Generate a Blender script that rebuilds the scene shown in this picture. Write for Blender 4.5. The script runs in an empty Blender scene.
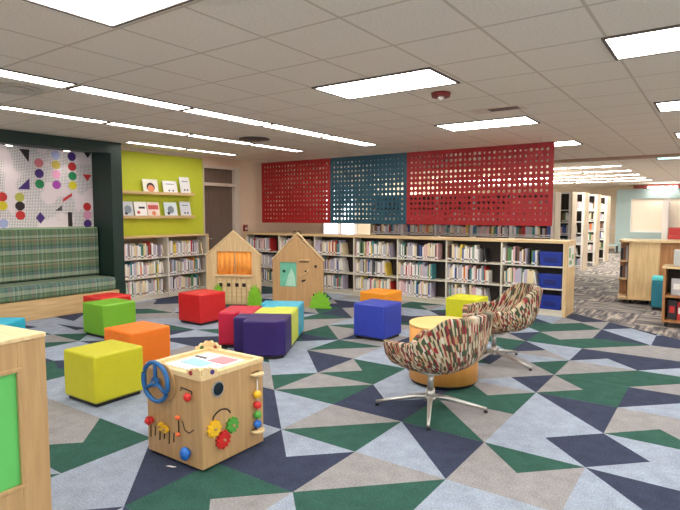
import bpy, bmesh, math, random
from mathutils import Vector, Matrix, noise
PI = math.pi
sc = bpy.context.scene
C = sc.collection
rnd = random.Random(7)

# ------------------------------------------------------------------ colours / materials
def lin(c):
    r = []
    for v in c:
        v = v / 255.0
        r.append(v / 12.92 if v <= 0.04045 else ((v + 0.055) / 1.055) ** 2.4)
    return (r[0], r[1], r[2], 1.0)

MATS = {}
def base_mat(name):
    m = bpy.data.materials.new(name); m.use_nodes = True
    nt = m.node_tree; b = nt.nodes['Principled BSDF']
    MATS[name] = m
    return m, nt, b
def link(nt, a, b): nt.links.new(a, b)

def mat(name, c, rough=0.6, metal=0.0, var=0.06, scale=14.0, bump=0.0, bscale=200.0, coat=0.0, spec=None):
    """plain colour with a gentle procedural mottling"""
    if name in MATS: return MATS[name]
    m, nt, b = base_mat(name)
    col = lin(c)
    tc = nt.nodes.new('ShaderNodeTexCoord')
    n = nt.nodes.new('ShaderNodeTexNoise'); n.inputs['Scale'].default_value = scale; n.inputs['Detail'].default_value = 4
    link(nt, tc.outputs['Object'], n.inputs['Vector'])
    r = nt.nodes.new('ShaderNodeValToRGB')
    r.color_ramp.elements[0].position = 0.3; r.color_ramp.elements[1].position = 0.7
    r.color_ramp.elements[0].color = tuple(max(0, v * (1 - var)) for v in col[:3]) + (1,)
    r.color_ramp.elements[1].color = tuple(min(1, v * (1 + var)) for v in col[:3]) + (1,)
    link(nt, n.outputs['Fac'], r.inputs['Fac']); link(nt, r.outputs['Color'], b.inputs['Base Color'])
    b.inputs['Roughness'].default_value = rough; b.inputs['Metallic'].default_value = metal
    if coat: b.inputs['Coat Weight'].default_value = coat
    if spec is not None: b.inputs['Specular IOR Level'].default_value = spec
    if bump:
        n2 = nt.nodes.new('ShaderNodeTexNoise'); n2.inputs['Scale'].default_value = bscale
        link(nt, tc.outputs['Object'], n2.inputs['Vector'])
        bp = nt.nodes.new('ShaderNodeBump'); bp.inputs['Strength'].default_value = bump; bp.inputs['Distance'].default_value = 0.01
        link(nt, n2.outputs['Fac'], bp.inputs['Height']); link(nt, bp.outputs['Normal'], b.inputs['Normal'])
    return m

def wood(name, c1, c2, axis='Z', scale=1.0, rough=0.45):
    if name in MATS: return MATS[name]
    m, nt, b = base_mat(name)
    tc = nt.nodes.new('ShaderNodeTexCoord'); mp = nt.nodes.new('ShaderNodeMapping')
    s = [22, 22, 22]; s['XYZ'.index(axis)] = 1.6
    mp.inputs['Scale'].default_value = [v * scale for v in s]
    n = nt.nodes.new('ShaderNodeTexNoise'); n.inputs['Scale'].default_value = 1.5; n.inputs['Detail'].default_value = 6; n.inputs['Distortion'].default_value = 0.6
    r = nt.nodes.new('ShaderNodeValToRGB')
    r.color_ramp.elements[0].position = 0.3; r.color_ramp.elements[0].color = lin(c2)
    r.color_ramp.elements[1].position = 0.68; r.color_ramp.elements[1].color = lin(c1)
    link(nt, tc.outputs['Object'], mp.inputs['Vector']); link(nt, mp.outputs['Vector'], n.inputs['Vector'])
    link(nt, n.outputs['Fac'], r.inputs['Fac']); link(nt, r.outputs['Color'], b.inputs['Base Color'])
    b.inputs['Roughness'].default_value = rough
    return m

def emit(name, c, strength):
    if name in MATS: return MATS[name]
    m, nt, b = base_mat(name)
    b.inputs['Base Color'].default_value = lin(c)
    b.inputs['Emission Color'].default_value = lin(c)
    b.inputs['Emission Strength'].default_value = strength
    return m

def carpet(name, c, rough=0.95):
    m, nt, b = base_mat(name)
    tc = nt.nodes.new('ShaderNodeTexCoord')
    n = nt.nodes.new('ShaderNodeTexNoise'); n.inputs['Scale'].default_value = 95; n.inputs['Detail'].default_value = 3; n.inputs['Roughness'].default_value = 0.75
    n3 = nt.nodes.new('ShaderNodeTexNoise'); n3.inputs['Scale'].default_value = 9; n3.inputs['Detail'].default_value = 2
    link(nt, tc.outputs['Object'], n.inputs['Vector']); link(nt, tc.outputs['Object'], n3.inputs['Vector'])
    ad = nt.nodes.new('ShaderNodeMath'); ad.operation = 'MULTIPLY_ADD'; ad.inputs[1].default_value = 0.25; link(nt, n3.outputs['Fac'], ad.inputs[0])
    mu = nt.nodes.new('ShaderNodeMath'); mu.operation = 'MULTIPLY'; mu.inputs[1].default_value = 0.75; link(nt, n.outputs['Fac'], mu.inputs[0])
    link(nt, mu.outputs[0], ad.inputs[2])
    r = nt.nodes.new('ShaderNodeValToRGB'); col = lin(c)
    r.color_ramp.elements[0].position = 0.34; r.color_ramp.elements[1].position = 0.66
    r.color_ramp.elements[0].color = tuple(v * 0.66 for v in col[:3]) + (1,)
    r.color_ramp.elements[1].color = tuple(min(1, v * 1.3) for v in col[:3]) + (1,)
    link(nt, ad.outputs[0], r.inputs['Fac']); link(nt, r.outputs['Color'], b.inputs['Base Color'])
    b.inputs['Roughness'].default_value = rough; b.inputs['Specular IOR Level'].default_value = 0.1
    return m

def striped_carpet(name):
    m, nt, b = base_mat(name)
    tc = nt.nodes.new('ShaderNodeTexCoord')
    outs = []
    for sc_ in ((17, 2.0, 1), (2.0, 17, 1)):
        mp = nt.nodes.new('ShaderNodeMapping'); mp.inputs['Scale'].default_value = sc_
        n = nt.nodes.new('ShaderNodeTexNoise'); n.inputs['Scale'].default_value = 1.0; n.inputs['Detail'].default_value = 3
        link(nt, tc.outputs['Object'], mp.inputs['Vector']); link(nt, mp.outputs['Vector'], n.inputs['Vector']); outs.append(n.outputs['Fac'])
    ck = nt.nodes.new('ShaderNodeTexChecker'); ck.inputs['Scale'].default_value = 1.09
    ck.inputs['Color1'].default_value = (0, 0, 0, 1); ck.inputs['Color2'].default_value = (1, 1, 1, 1)
    link(nt, tc.outputs['Object'], ck.inputs['Vector'])
    mx = nt.nodes.new('ShaderNodeMix'); link(nt, ck.outputs['Color'], mx.inputs[0]); link(nt, outs[0], mx.inputs[2]); link(nt, outs[1], mx.inputs[3])
    r = nt.nodes.new('ShaderNodeValToRGB')
    e = r.color_ramp.elements; e[0].position = 0.36; e[0].color = lin((76, 72, 76)); e[1].position = 0.64; e[1].color = lin((180, 170, 156))
    x = e.new(0.5); x.color = lin((120, 114, 114))
    link(nt, mx.outputs[0], r.inputs['Fac']); link(nt, r.outputs['Color'], b.inputs['Base Color']); b.inputs['Roughness'].default_value = 0.95
    return m

def ceiling_mat(name):
    m, nt, b = base_mat(name)
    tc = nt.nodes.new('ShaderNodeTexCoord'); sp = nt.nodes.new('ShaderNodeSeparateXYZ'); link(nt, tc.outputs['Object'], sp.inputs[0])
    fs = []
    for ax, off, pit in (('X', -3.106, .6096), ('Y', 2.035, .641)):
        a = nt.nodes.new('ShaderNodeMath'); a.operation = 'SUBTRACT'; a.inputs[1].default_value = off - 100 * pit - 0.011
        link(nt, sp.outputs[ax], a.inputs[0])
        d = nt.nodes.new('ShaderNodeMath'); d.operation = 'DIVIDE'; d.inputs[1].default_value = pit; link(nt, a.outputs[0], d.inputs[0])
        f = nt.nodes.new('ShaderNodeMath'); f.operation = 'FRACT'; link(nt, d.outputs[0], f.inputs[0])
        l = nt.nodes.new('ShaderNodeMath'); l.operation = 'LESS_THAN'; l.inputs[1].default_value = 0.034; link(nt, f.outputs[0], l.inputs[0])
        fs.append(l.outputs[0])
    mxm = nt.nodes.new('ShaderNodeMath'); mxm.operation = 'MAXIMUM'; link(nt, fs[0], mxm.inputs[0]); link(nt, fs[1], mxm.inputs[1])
    n = nt.nodes.new('ShaderNodeTexNoise'); n.inputs['Scale'].default_value = 60; n.inputs['Detail'].default_value = 5
    link(nt, tc.outputs['Object'], n.inputs['Vector'])
    r = nt.nodes.new('ShaderNodeValToRGB'); r.color_ramp.elements[0].position = 0.3; r.color_ramp.elements[1].position = 0.7
    r.color_ramp.elements[0].color = lin((226, 214, 200)); r.color_ramp.elements[1].color = lin((240, 230, 218))
    link(nt, n.outputs['Fac'], r.inputs['Fac'])
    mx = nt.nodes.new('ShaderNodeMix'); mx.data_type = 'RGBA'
    link(nt, mxm.outputs[0], mx.inputs[0]); link(nt, r.outputs['Color'], mx.inputs[6]); mx.inputs[7].default_value = lin((204, 190, 174))  # darker grid lines: shadow in the tile reveals, put into the colour
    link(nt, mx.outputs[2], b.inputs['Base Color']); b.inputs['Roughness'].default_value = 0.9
    return m

def bands_node(nt, sock, period, stops):
    d = nt.nodes.new('ShaderNodeMath'); d.operation = 'MULTIPLY_ADD'; d.inputs[1].default_value = 1.0 / period; d.inputs[2].default_value = 40.0
    link(nt, sock, d.inputs[0])
    f = nt.nodes.new('ShaderNodeMath'); f.operation = 'FRACT'; link(nt, d.outputs[0], f.inputs[0])
    r = nt.nodes.new('ShaderNodeValToRGB'); r.color_ramp.interpolation = 'CONSTANT'
    e = r.color_ramp.elements
    e[0].position = 0; e[0].color = lin(stops[0][1]); e[1].position = stops[1][0]; e[1].color = lin(stops[1][1])
    for p, c in stops[2:]:
        x = e.new(p); x.color = lin(c)
    link(nt, f.outputs[0], r.inputs['Fac'])
    return r.outputs['Color']

def plaid(name):
    m, nt, b = base_mat(name)
    tc = nt.nodes.new('ShaderNodeTexCoord'); sp = nt.nodes.new('ShaderNodeSeparateXYZ'); link(nt, tc.outputs['Object'], sp.inputs[0])
    add = nt.nodes.new('ShaderNodeMath'); add.operation = 'ADD'; link(nt, sp.outputs['X'], add.inputs[0]); link(nt, sp.outputs['Z'], add.inputs[1])
    G, D, P, R, Y, B = (98, 124, 94), (56, 90, 76), (160, 172, 152), (128, 108, 96), (146, 146, 106), (80, 112, 116)
    a = bands_node(nt, sp.outputs['Y'], 0.30, [(0, G), (0.16, D), (0.22, G), (0.30, R), (0.42, G), (0.50, P), (0.54, D), (0.62, G), (0.70, P), (0.74, G), (0.82, D), (0.88, Y), (0.94, G)])
    c = bands_node(nt, add.outputs[0], 0.38, [(0, G), (0.10, D), (0.14, P), (0.30, B), (0.42, D), (0.48, G), (0.60, R), (0.66, Y), (0.72, D), (0.76, P), (0.86, G)])
    mx = nt.nodes.new('ShaderNodeMix'); mx.data_type = 'RGBA'; mx.inputs[0].default_value = 0.55
    link(nt, a, mx.inputs[6]); link(nt, c, mx.inputs[7]); link(nt, mx.outputs[2], b.inputs['Base Color'])
    b.inputs['Roughness'].default_value = 0.85
    return m

def chair_fabric(name):
    m, nt, b = base_mat(name)
    tc = nt.nodes.new('ShaderNodeTexCoord'); mp = nt.nodes.new('ShaderNodeMapping')
    mp.inputs['Scale'].default_value = (112, 32, 1)
    sp = nt.nodes.new('ShaderNodeSeparateXYZ'); link(nt, tc.outputs['UV'], sp.inputs[0])
    sh = nt.nodes.new('ShaderNodeMath'); sh.operation = 'MULTIPLY_ADD'; sh.inputs[1].default_value = 0.40
    link(nt, sp.outputs['Y'], sh.inputs[0]); link(nt, sp.outputs['X'], sh.inputs[2])
    cb = nt.nodes.new('ShaderNodeCombineXYZ'); link(nt, sh.outputs[0], cb.inputs[0]); link(nt, sp.outputs['Y'], cb.inputs[1])
    link(nt, cb.outputs[0], mp.inputs['Vector'])
    v = nt.nodes.new('ShaderNodeTexVoronoi'); v.voronoi_dimensions = '2D'; v.inputs['Scale'].default_value = 1.0; v.inputs['Randomness'].default_value = 0.55
    link(nt, mp.outputs['Vector'], v.inputs['Vector'])
    s2 = nt.nodes.new('ShaderNodeSeparateColor'); link(nt, v.outputs['Color'], s2.inputs[0])
    r = nt.nodes.new('ShaderNodeValToRGB'); r.color_ramp.interpolation = 'CONSTANT'; e = r.color_ramp.elements
    e[0].position = 0; e[0].color = lin((190, 172, 142)); e[1].position = 0.22; e[1].color = lin((140, 40, 44))
    for p, c in ((0.42, (66, 80, 54)), (0.64, (70, 46, 38)), (0.80, (176, 136, 100)), (0.92, (204, 196, 180))):
        x = e.new(p); x.color = lin(c)
    link(nt, s2.outputs[0], r.inputs['Fac']); link(nt, r.outputs['Color'], b.inputs['Base Color'])
    b.inputs['Roughness'].default_value = 0.8
    return m

M_ = dict(
    maple=wood('maple', (226, 196, 148), (204, 170, 120)),
    maple_y=wood('maple_lengthwise', (222, 190, 140), (200, 166, 116), axis='Y'),
    maple_x=wood('maple_crosswise', (224, 194, 146), (204, 170, 122), axis='X'),
    palewood=wood('pale_wood', (226, 208, 182), (210, 190, 162)),
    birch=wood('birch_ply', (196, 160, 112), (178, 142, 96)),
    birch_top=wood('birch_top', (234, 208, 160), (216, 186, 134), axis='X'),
    tan=wood('tan_ply', (198, 158, 108), (182, 142, 94)),
    brownwood=wood('brown_wood', (186, 134, 84), (150, 100, 60)),
    cream_metal=mat('cream_metal', (216, 208, 192), 0.4, var=0.02),
    white=mat('white_paint', (232, 228, 222), 0.5, var=0.02),
    darkback=mat('dark_back', (52, 42, 38), 0.7),
    greyback=mat('tan_back', (150, 128, 104), 0.7),
    green_wall=mat('lime_green_paint', (192, 200, 50), 0.7, var=0.02),
    beige=mat('beige_paint', (214, 186, 160), 0.8, var=0.02),
    cream=mat('cream_paint', (236, 222, 200), 0.8, var=0.02),
    dkgreen=mat('dark_green_paint', (20, 46, 40), 0.5, var=0.05),
    frame=mat('frame_paint', (206, 190, 174), 0.5, var=0.02),
    door=wood('grey_brown_door', (112, 94, 82), (96, 80, 70)),
    black=mat('black_plastic', (22, 20, 22), 0.5),
    chrome=mat('brushed_chrome', (196, 194, 190), 0.32, 0.85, var=0.02),
    plaid=plaid('green_plaid'),
    chairfab=chair_fabric('chair_weave'),
    lens=emit('troffer_lens', (255, 252, 246), 15.0),
    lens_strip=emit('strip_lens', (255, 248, 240), 14.0),
    lens_far=emit('far_strip_lens', (255, 250, 238), 55.0),
    lens_cool=emit('cool_lens', (176, 236, 232), 3.0),
    daylight=emit('daylight_panes', (240, 246, 255), 3.0),  # glow of the panes added on the unseen walls
    lens_line=mat('lens_line', (205, 205, 210), 0.5),
    trimdark=mat('troffer_trim', (92, 80, 74), 0.5),
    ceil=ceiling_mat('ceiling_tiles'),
    soffit=mat('soffit_paint', (178, 148, 128), 0.8),
    teal_wall=mat('grey_teal_paint', (152, 172, 172), 0.6, var=0.03),
    blind=mat('window_blind', (236, 224, 206), 0.7, var=0.02),
    bin_blue=mat('blue_bin_plastic', (28, 52, 150), 0.4, var=0.04),
    cL=carpet('carpet_light', (150, 160, 176)), cB=carpet('carpet_beige', (146, 143, 144)),
    cG=carpet('carpet_green', (52, 88, 78)), cN=carpet('carpet_navy', (58, 64, 84)),
    cS=striped_carpet('carpet_striped'),
)

# ------------------------------------------------------------------ mesh builder
class MB:
    def __init__(s): s.bm = bmesh.new(); s.mats = []; s.uv = None
    def mi(s, m):
        m = M_[m] if isinstance(m, str) else m
        if m not in s.mats: s.mats.append(m)
        return s.mats.index(m)
    def faces(s, fs, m, smooth=False):
        i = s.mi(m)
        for f in fs: f.material_index = i; f.smooth = smooth
    def box(s, x0, x1, y0, y1, z0, z1, m, bev=0, seg=2, rz=0, c=None):
        r = bmesh.ops.create_cube(s.bm, size=1); vs = r['verts']
        for v in vs: v.co = Vector((x0 + (v.co.x + .5) * (x1 - x0), y0 + (v.co.y + .5) * (y1 - y0), z0 + (v.co.z + .5) * (z1 - z0)))
        fs = {f for v in vs for f in v.link_faces}
        if bev:
            es = list({e for v in vs for e in v.link_edges})
            rr = bmesh.ops.bevel(s.bm, geom=es, offset=bev, segments=seg, profile=0.6, affect='EDGES')
            fs = set(rr['faces']) | {f for f in fs if f.is_valid}
            vs = list({v for f in fs for v in f.verts})
        if rz: bmesh.ops.rotate(s.bm, verts=vs, cent=c or ((x0 + x1) / 2, (y0 + y1) / 2, 0), matrix=Matrix.Rotation(rz, 3, 'Z'))
        s.faces(fs, m, bool(bev)); return vs
    def prism(s, pts, a0, a1, m, axis='Z', bev=0):
        """extrude a 2D outline between a0 and a1 along axis (outline in the other two axes, in order)"""
        def P(p, a):
            return {'Z': (p[0], p[1], a), 'Y': (p[0], a, p[1]), 'X': (a, p[0], p[1])}[axis]
        lo = [s.bm.verts.new(P(p, a0)) for p in pts]; hi = [s.bm.verts.new(P(p, a1)) for p in pts]
        n = len(pts); fs = [s.bm.faces.new(lo), s.bm.faces.new(hi)]
        for i in range(n): fs.append(s.bm.faces.new((lo[i], lo[(i + 1) % n], hi[(i + 1) % n], hi[i])))
        bmesh.ops.recalc_face_normals(s.bm, faces=fs)
        if bev:
            es = list({e for f in fs for e in f.edges})
            rr = bmesh.ops.bevel(s.bm, geom=es, offset=bev, segments=3, profile=0.6, affect='EDGES')
            fs = list(set(rr['faces']) | {f for f in fs if f.is_valid})
        s.faces(fs, m, bool(bev)); return lo + hi
    def cyl(s, p, r, h, m, axis='Z', seg=24, r2=None, smooth=True):
        rr = bmesh.ops.create_cone(s.bm, cap_ends=True, segments=seg, radius1=r, radius2=r if r2 is None else r2, depth=h)
        vs = rr['verts']
        if axis == 'X': mt = Matrix.Rotation(PI / 2, 3, 'Y')
        elif axis == 'Y': mt = Matrix.Rotation(-PI / 2, 3, 'X')
        else: mt = Matrix.Identity(3)
        for v in vs: v.co = mt @ v.co + Vector(p)
        fs = {f for v in vs for f in v.link_faces}; i = s.mi(m)
        for f in fs: f.material_index = i; f.smooth = smooth and len(f.verts) == 4
        return vs
    def ball(s, p, r, m, sx=1, sy=1, sz=1, seg=16):
        rr = bmesh.ops.create_uvsphere(s.bm, u_segments=seg, v_segments=max(6, seg // 2), radius=r); vs = rr['verts']
        for v in vs: v.co = Vector((v.co.x * sx, v.co.y * sy, v.co.z * sz)) + Vector(p)
        s.faces({f for v in vs for f in v.link_faces}, m, True); return vs
    def tube(s, pts, r, m, seg=10, closed=False):
        """r a number or one per point"""
        pts = [Vector(p) for p in pts]; n = len(pts); rings = []
        for i, p in enumerate(pts):
            a = pts[(i - 1) % n] if (i or closed) else p; b = pts[(i + 1) % n] if (i < n - 1 or closed) else p
            t = (b - a).normalized(); up = Vector((0, 0, 1)) if abs(t.z) < 0.9 else Vector((1, 0, 0))
            u = t.cross(up).normalized(); w = t.cross(u).normalized(); rr = r[i] if isinstance(r, (list, tuple)) else r
            rings.append([s.bm.verts.new(p + (u * math.cos(k * 2 * PI / seg) + w * math.sin(k * 2 * PI / seg)) * rr) for k in range(seg)])
        fs = []
        for i in range(n if closed else n - 1):
            A, B = rings[i], rings[(i + 1) % n]
            for k in range(seg): fs.append(s.bm.faces.new((A[k], A[(k + 1) % seg], B[(k + 1) % seg], B[k])))
        if not closed: fs.append(s.bm.faces.new(rings[0])); fs.append(s.bm.faces.new(rings[-1]))
        bmesh.ops.recalc_face_normals(s.bm, faces=fs); s.faces(fs, m, True)
    def poly(s, pts, m):
        f = s.bm.faces.new([s.bm.verts.new(p) for p in pts]); s.faces([f], m); return f
    def mesh(s, name):
        me = bpy.data.meshes.new(name); s.bm.to_mesh(me); s.bm.free()
        for m in s.mats: me.materials.append(m)
        return me

def obj(name, mb, parent=None, **props):
    me = mb.mesh(name) if isinstance(mb, MB) else mb
    o = bpy.data.objects.new(name, me); C.objects.link(o)
    if parent: o.parent = parent
    for k, v in props.items(): o[k] = v
    return o
def empty(name, label, cat, loc=(0, 0, 0), rz=0, group=None):
    o = bpy.data.objects.new(name, None); C.objects.link(o); o.empty_display_size = 0.1
    o.location = loc; o.rotation_euler = (0, 0, rz); tag(o, label, cat, group); return o
def tag(o, label, cat, group=None):
    o['label'] = label; o['category'] = cat
    if group: o['group'] = group
    return o
def struct(name, mb, **kw): return obj(name, mb, kind='structure', **kw)
def boxobj(name, dims, m, parent=None, bev=0, **kw):
    b = MB(); b.box(*dims, m, bev); return obj(name, b, parent, **kw)
def copy_tree(o, parent=None):
    c = o.copy(); C.objects.link(c)
    if parent is not None: c.parent = parent
    for ch in list(o.children): copy_tree(ch, c)
    return c

HC = 2.65           # ceiling height
T = 0.6096          # two feet: ceiling tile and carpet tile
GX, GY = -3.106, 2.035
TY = 0.641          # ceiling module along y

# ------------------------------------------------------------------ carpet of 24 inch tiles
FXO = lambda a: (1.012 * a + 0.03) * T
FYO = lambda b: (b + 0.54) * T
# region list: colour, outline in tile-lattice coordinates (corners, edge centres and tile centres)
TILES = [
 ('B', (-6,2),(-6,3),(-5.5,2.5)), ('G', (-6,3),(-5,3),(-5,2),(-6,2),(-5.5,2.5)),
 ('L', (-5,2),(-5,3),(-4,2)), ('N', (-5,3),(-4,3),(-4,2)),
 ('G', (-4,2),(-4,3),(-3,3),(-3.5,2.5),(-3,2)), ('B', (-3.5,2.5),(-3,3),(-3,2)),
 ('L', (-3,3),(-2,2),(-3,2)), ('G', (-3,3),(-2,3),(-2,2)),
 ('N', (-5,3),(-4,3),(-5,4)), ('L', (-4,4),(-5,4),(-4,3)),
 ('N', (-4,3),(-3,3),(-3,4),(-3.5,3.5),(-4,4)), ('L', (-4,4),(-3.5,3.5),(-3,4)),
 ('B', (-3,3),(-3,4),(-2,4)), ('G', (-3,3),(-2,4),(-2,3)), ('L', (-2,3),(-1,3),(-1,4),(-2,4)),
 ('N', (-5,4),(-4,4),(-5,5)), ('L', (-5,5),(-4,5),(-4,4)),
 ('B', (-4,4),(-4,5),(-3,5)), ('G', (-4,4),(-3,5),(-3,4)),
 ('L', (-3,4),(-3,5),(-2,4)), ('N', (-3,5),(-2,5),(-2,4)),
 ('B', (-2,4),(-2,5),(-1.5,4.5),(-1,5),(-1,4)), ('G', (-2,5),(-1,5),(-1.5,4.5)),
 ('L', (-1,4),(-1,5),(0,4)), ('N', (-1,5),(0,5),(0,4)),
 ('B', (-6,5),(-5.5,5.5),(-6,6)), ('B', (-6,5),(-5,5),(-5.5,5.5)), ('G', (-5.5,5.5),(-5,6),(-5,5)), ('L', (-6,6),(-5,6),(-5.5,5.5)),
 ('B', (-5,5),(-5,6),(-4,6)), ('G', (-5,5),(-4,6),(-4,5)),
 ('N', (-4,5),(-4,6),(-3.5,5.5),(-3,6),(-3,5)), ('L', (-4,6),(-3,6),(-3.5,5.5)),
 ('G', (-3,5),(-2,5),(-3,6)), ('B', (-2,5),(-3,6),(-2,6)),
 ('L', (-2,5),(-1,5),(-1,6),(-2,6)), ('L', (-1,5),(0,5),(0,6),(-1,6)),
 ('N', (-1,6),(-.5,5.5),(-1,5),(-1.5,5.5)),
 ('L', (-6,6),(-5,6),(-6,7)), ('N', (-6,7),(-5,7),(-5,6)),
 ('B', (-5,6),(-5,7),(-4.5,6.5)), ('G', (-5,6),(-4.5,6.5),(-5,7),(-4,7),(-4,6)),
 ('L', (-4,6),(-3,6),(-4,7)), ('N', (-4,7),(-3,7),(-3,6)),
 ('G', (-3,6),(-2,6),(-2,7),(-2.5,6.5),(-3,7)), ('B', (-3,7),(-2,7),(-2.5,6.5)),
 ('L', (-2,6),(-1,6),(-2,7)), ('N', (-1,6),(-2,7),(-1,7)),
 ('B', (-1,6),(-1,7),(0,7),(0,6),(-.5,6.5)), ('G', (-1,6),(-.5,6.5),(0,6)),
 ('N', (-7,8),(-6,8),(-6.5,7.5)), ('L', (-6.5,7.5),(-6,8),(-6,7)), ('G', (-7,7),(-7,8),(-6.5,7.5)), ('L', (-7,7),(-6,7),(-6.5,7.5)),
 ('B', (-6,7),(-5,8),(-5,7)), ('G', (-6,7),(-6,8),(-5,8)),
 ('L', (-5,7),(-4,7),(-4,8),(-5,8)),
 ('B', (-4,7),(-3,7),(-3,8)), ('L', (-4,7),(-4,8),(-3,8)),
 ('L', (-3,7),(-2,7),(-2.5,7.5)), ('N', (-2.5,7.5),(-2,8),(-2,7)), ('B', (-3,7),(-3,8),(-2,8),(-2.5,7.5)),
 ('G', (-2,7),(-1.5,7.5),(-2,8),(-1,8),(-1,7)), ('B', (-2,8),(-1.5,7.5),(-2,7)),
 ('L', (-1,7),(0,7),(0,8)), ('N', (-1,7),(-1,8),(0,8)),
 ('B', (-8,8),(-7,8),(-7,9),(-8,9)), ('L', (-8,8),(-7,8),(-8,9)),
 ('G', (-7,8),(-7,9),(-6,8)), ('B', (-7,9),(-6,9),(-6,8)),
 ('B', (-3,8),(-2.5,8.5),(-3,9)), ('L', (-3,9),(-2.5,8.5),(-2,9)), ('B', (-3,8),(-2,8),(-2.5,8.5)), ('G', (-2.5,8.5),(-2,9),(-2,8)),
 ('B', (-2,8),(-2,9),(-1,9)), ('G', (-2,8),(-1,9),(-1,8)),
 ('B', (-1,8),(0,8),(0,9)), ('G', (-1,8),(-1,9),(0,9)),
 ('G', (-7,9),(-6,9),(-6,10)), ('L', (-7,9),(-7,10),(-6,10)),
 ('G', (-4,10),(-3,10),(-3,9),(-3.5,9.5)), ('L', (-4,9),(-3,9),(-3.5,9.5),(-4,10)),
 ('B', (-3,9),(-2,9),(-2.5,9.5)), ('N', (-3,10),(-2.5,9.5),(-3,9)), ('L', (-3,10),(-2,10),(-2,9),(-2.5,9.5)),
 ('L', (-2,9),(-1.5,9.5),(-1,9)), ('N', (-2,9),(-2,10),(-1,10),(-1,9),(-1.5,9.5)),
 ('L', (-1,9),(0,9),(0,10)), ('N', (-1,9),(-1,10),(0,10)),
 ('B', (-4,10),(-3,10),(-3.5,10.5),(-4,11)), ('N', (-3.5,10.5),(-3,11),(-3,10)), ('L', (-4,11),(-3,11),(-3.5,10.5)),
 ('G', (-3,10),(-2,10),(-2,11),(-2.5,10.5),(-3,11)), ('B', (-2.5,10.5),(-2,11),(-3,11)),
 ('B', (-2,10),(-1,11),(-1,10)), ('G', (-2,10),(-2,11),(-1,11)),
 ('B', (-1,10),(0,10),(0,11),(-1,11)),
 ('L', (-4,11),(-3,11),(-3.5,11.5),(-4,12)), ('G', (-4,12),(-3,12),(-3,11),(-3.5,11.5)),
 ('B', (-3,11),(-2,11),(-2,12)), ('G', (-3,11),(-3,12),(-2,12)),
 ('N', (-2,11),(-2,12),(-1,11)), ('L', (-2,12),(-1,12),(-1,11)), ('N', (-1,11),(0,11),(0,12),(-1,12)),
 ('N', (-4,12),(-3,12),(-4,13)), ('L', (-3,12),(-4,13),(-3,13)),
 ('B', (-3,12),(-2,12),(-2,13),(-3,13)), ('G', (-3,12),(-2.5,12.5),(-2,12)), ('N', (-3,13),(-2.5,12.6),(-2,13)),
 # left side of the room
 ('B', (-7,2),(-6,2),(-6,3),(-7,3)), ('L', (-7,3),(-6,3),(-6,4),(-7,4)), ('L', (-6,3),(-5,3),(-5,4),(-6,4)),
 ('L', (-8,3),(-7,3),(-7,4),(-8,4)), ('G', (-9,3),(-8,3),(-8,4)), ('G', (-9,3),(-9,4),(-8,4)), ('N', (-9,4),(-8.5,3.8),(-8,4),(-8.5,4.5)),
 ('L', (-9,4),(-8,4),(-8,5),(-9,5)), ('N', (-9,4),(-8.5,4.5),(-8,4)), ('L', (-10,4),(-9,4),(-9,5),(-10,5)),
 ('G', (-11,5),(-10,5),(-10.5,5.5),(-10,6)), ('L', (-11,5),(-11,6),(-10,6)), ('N', (-11,6),(-10,6),(-11,6.4)),
 ('L', (-12,5),(-11,5),(-11,6),(-12,6)), ('N', (-12,5.6),(-11,5.5),(-11,5.75)), ('L', (-13,5),(-12,5),(-12,6),(-13,6)), ('N', (-13,5),(-12,5),(-12,5.2)),
 ('N', (-10,8),(-9,8),(-9,9),(-10,9)), ('L', (-10,9),(-9,9),(-10,8)), ('N', (-11,8),(-10,8),(-10.2,9),(-11,9)), ('N', (-9,6),(-8,6),(-8,7)), ('L', (-9,6),(-9,7),(-8,7)),
 ('L', (-9,5),(-8,5),(-8,6),(-9,6)), ('L', (-10,7),(-9,7),(-9,8),(-10,8)), ('G', (-9,7),(-8,7),(-8,8)), ('L', (-9,7),(-9,8),(-8,8)),
 ('N', (-8,6),(-7,6),(-8,7)), ('L', (-7,6),(-7,7),(-8,7)),
]
fl = MB(); cov = set()
def fp(a, b, z): return (FXO(a), FYO(b), z)
for k, (c, *pts) in enumerate(TILES):
    a = math.floor(sum(p[0] for p in pts) / len(pts)); b_ = math.floor(sum(p[1] for p in pts) / len(pts)); cov.add((a, b_))
    fl.poly([fp(*p, 0.0006 + 0.00002 * (k % 40)) for p in pts], 'c' + c)
for a in range(-16, 7):
    for b in range(-8, 14):
        q = [(a, b), (a + 1, b), (a + 1, b + 1), (a, b + 1)]; cc = (a + .5, b + .5)
        if (a, b) in cov:
            fl.poly([fp(*p, 0) for p in q], 'cL'); continue
        k = rnd.random(); c1, c2 = rnd.choice([('L', 'G'), ('L', 'N'), ('B', 'G'), ('B', 'N'), ('L', 'B'), ('G', 'N')])
        if rnd.random() < .5: c1, c2 = c2, c1
        if k < .6:
            r = rnd.randrange(2); q = q[r:] + q[:r]
            fl.poly([fp(*p, 0) for p in (q[0], q[1], q[2])], 'c' + c1); fl.poly([fp(*p, 0) for p in (q[0], q[2], q[3])], 'c' + c2)
        else:
            r = rnd.randrange(4); q = q[r:] + q[:r]
            fl.poly([fp(*p, 0) for p in (q[0], q[1], cc)], 'c' + c1); fl.poly([fp(*p, 0) for p in (q[1], q[2], q[3], q[0], cc)], 'c' + c2)
fl.poly([(-9, 8.62, .002), (-1.73, 8.62, .002), (-.34, 7.54, .002), (3.4, 4.7, .002), (3.4, 26, .002), (-9, 26, .002)], 'cS')
fl.box(-9.2, 3.6, -4, 26.2, -0.2, -0.003, 'cream')
struct('floor', fl)

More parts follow.
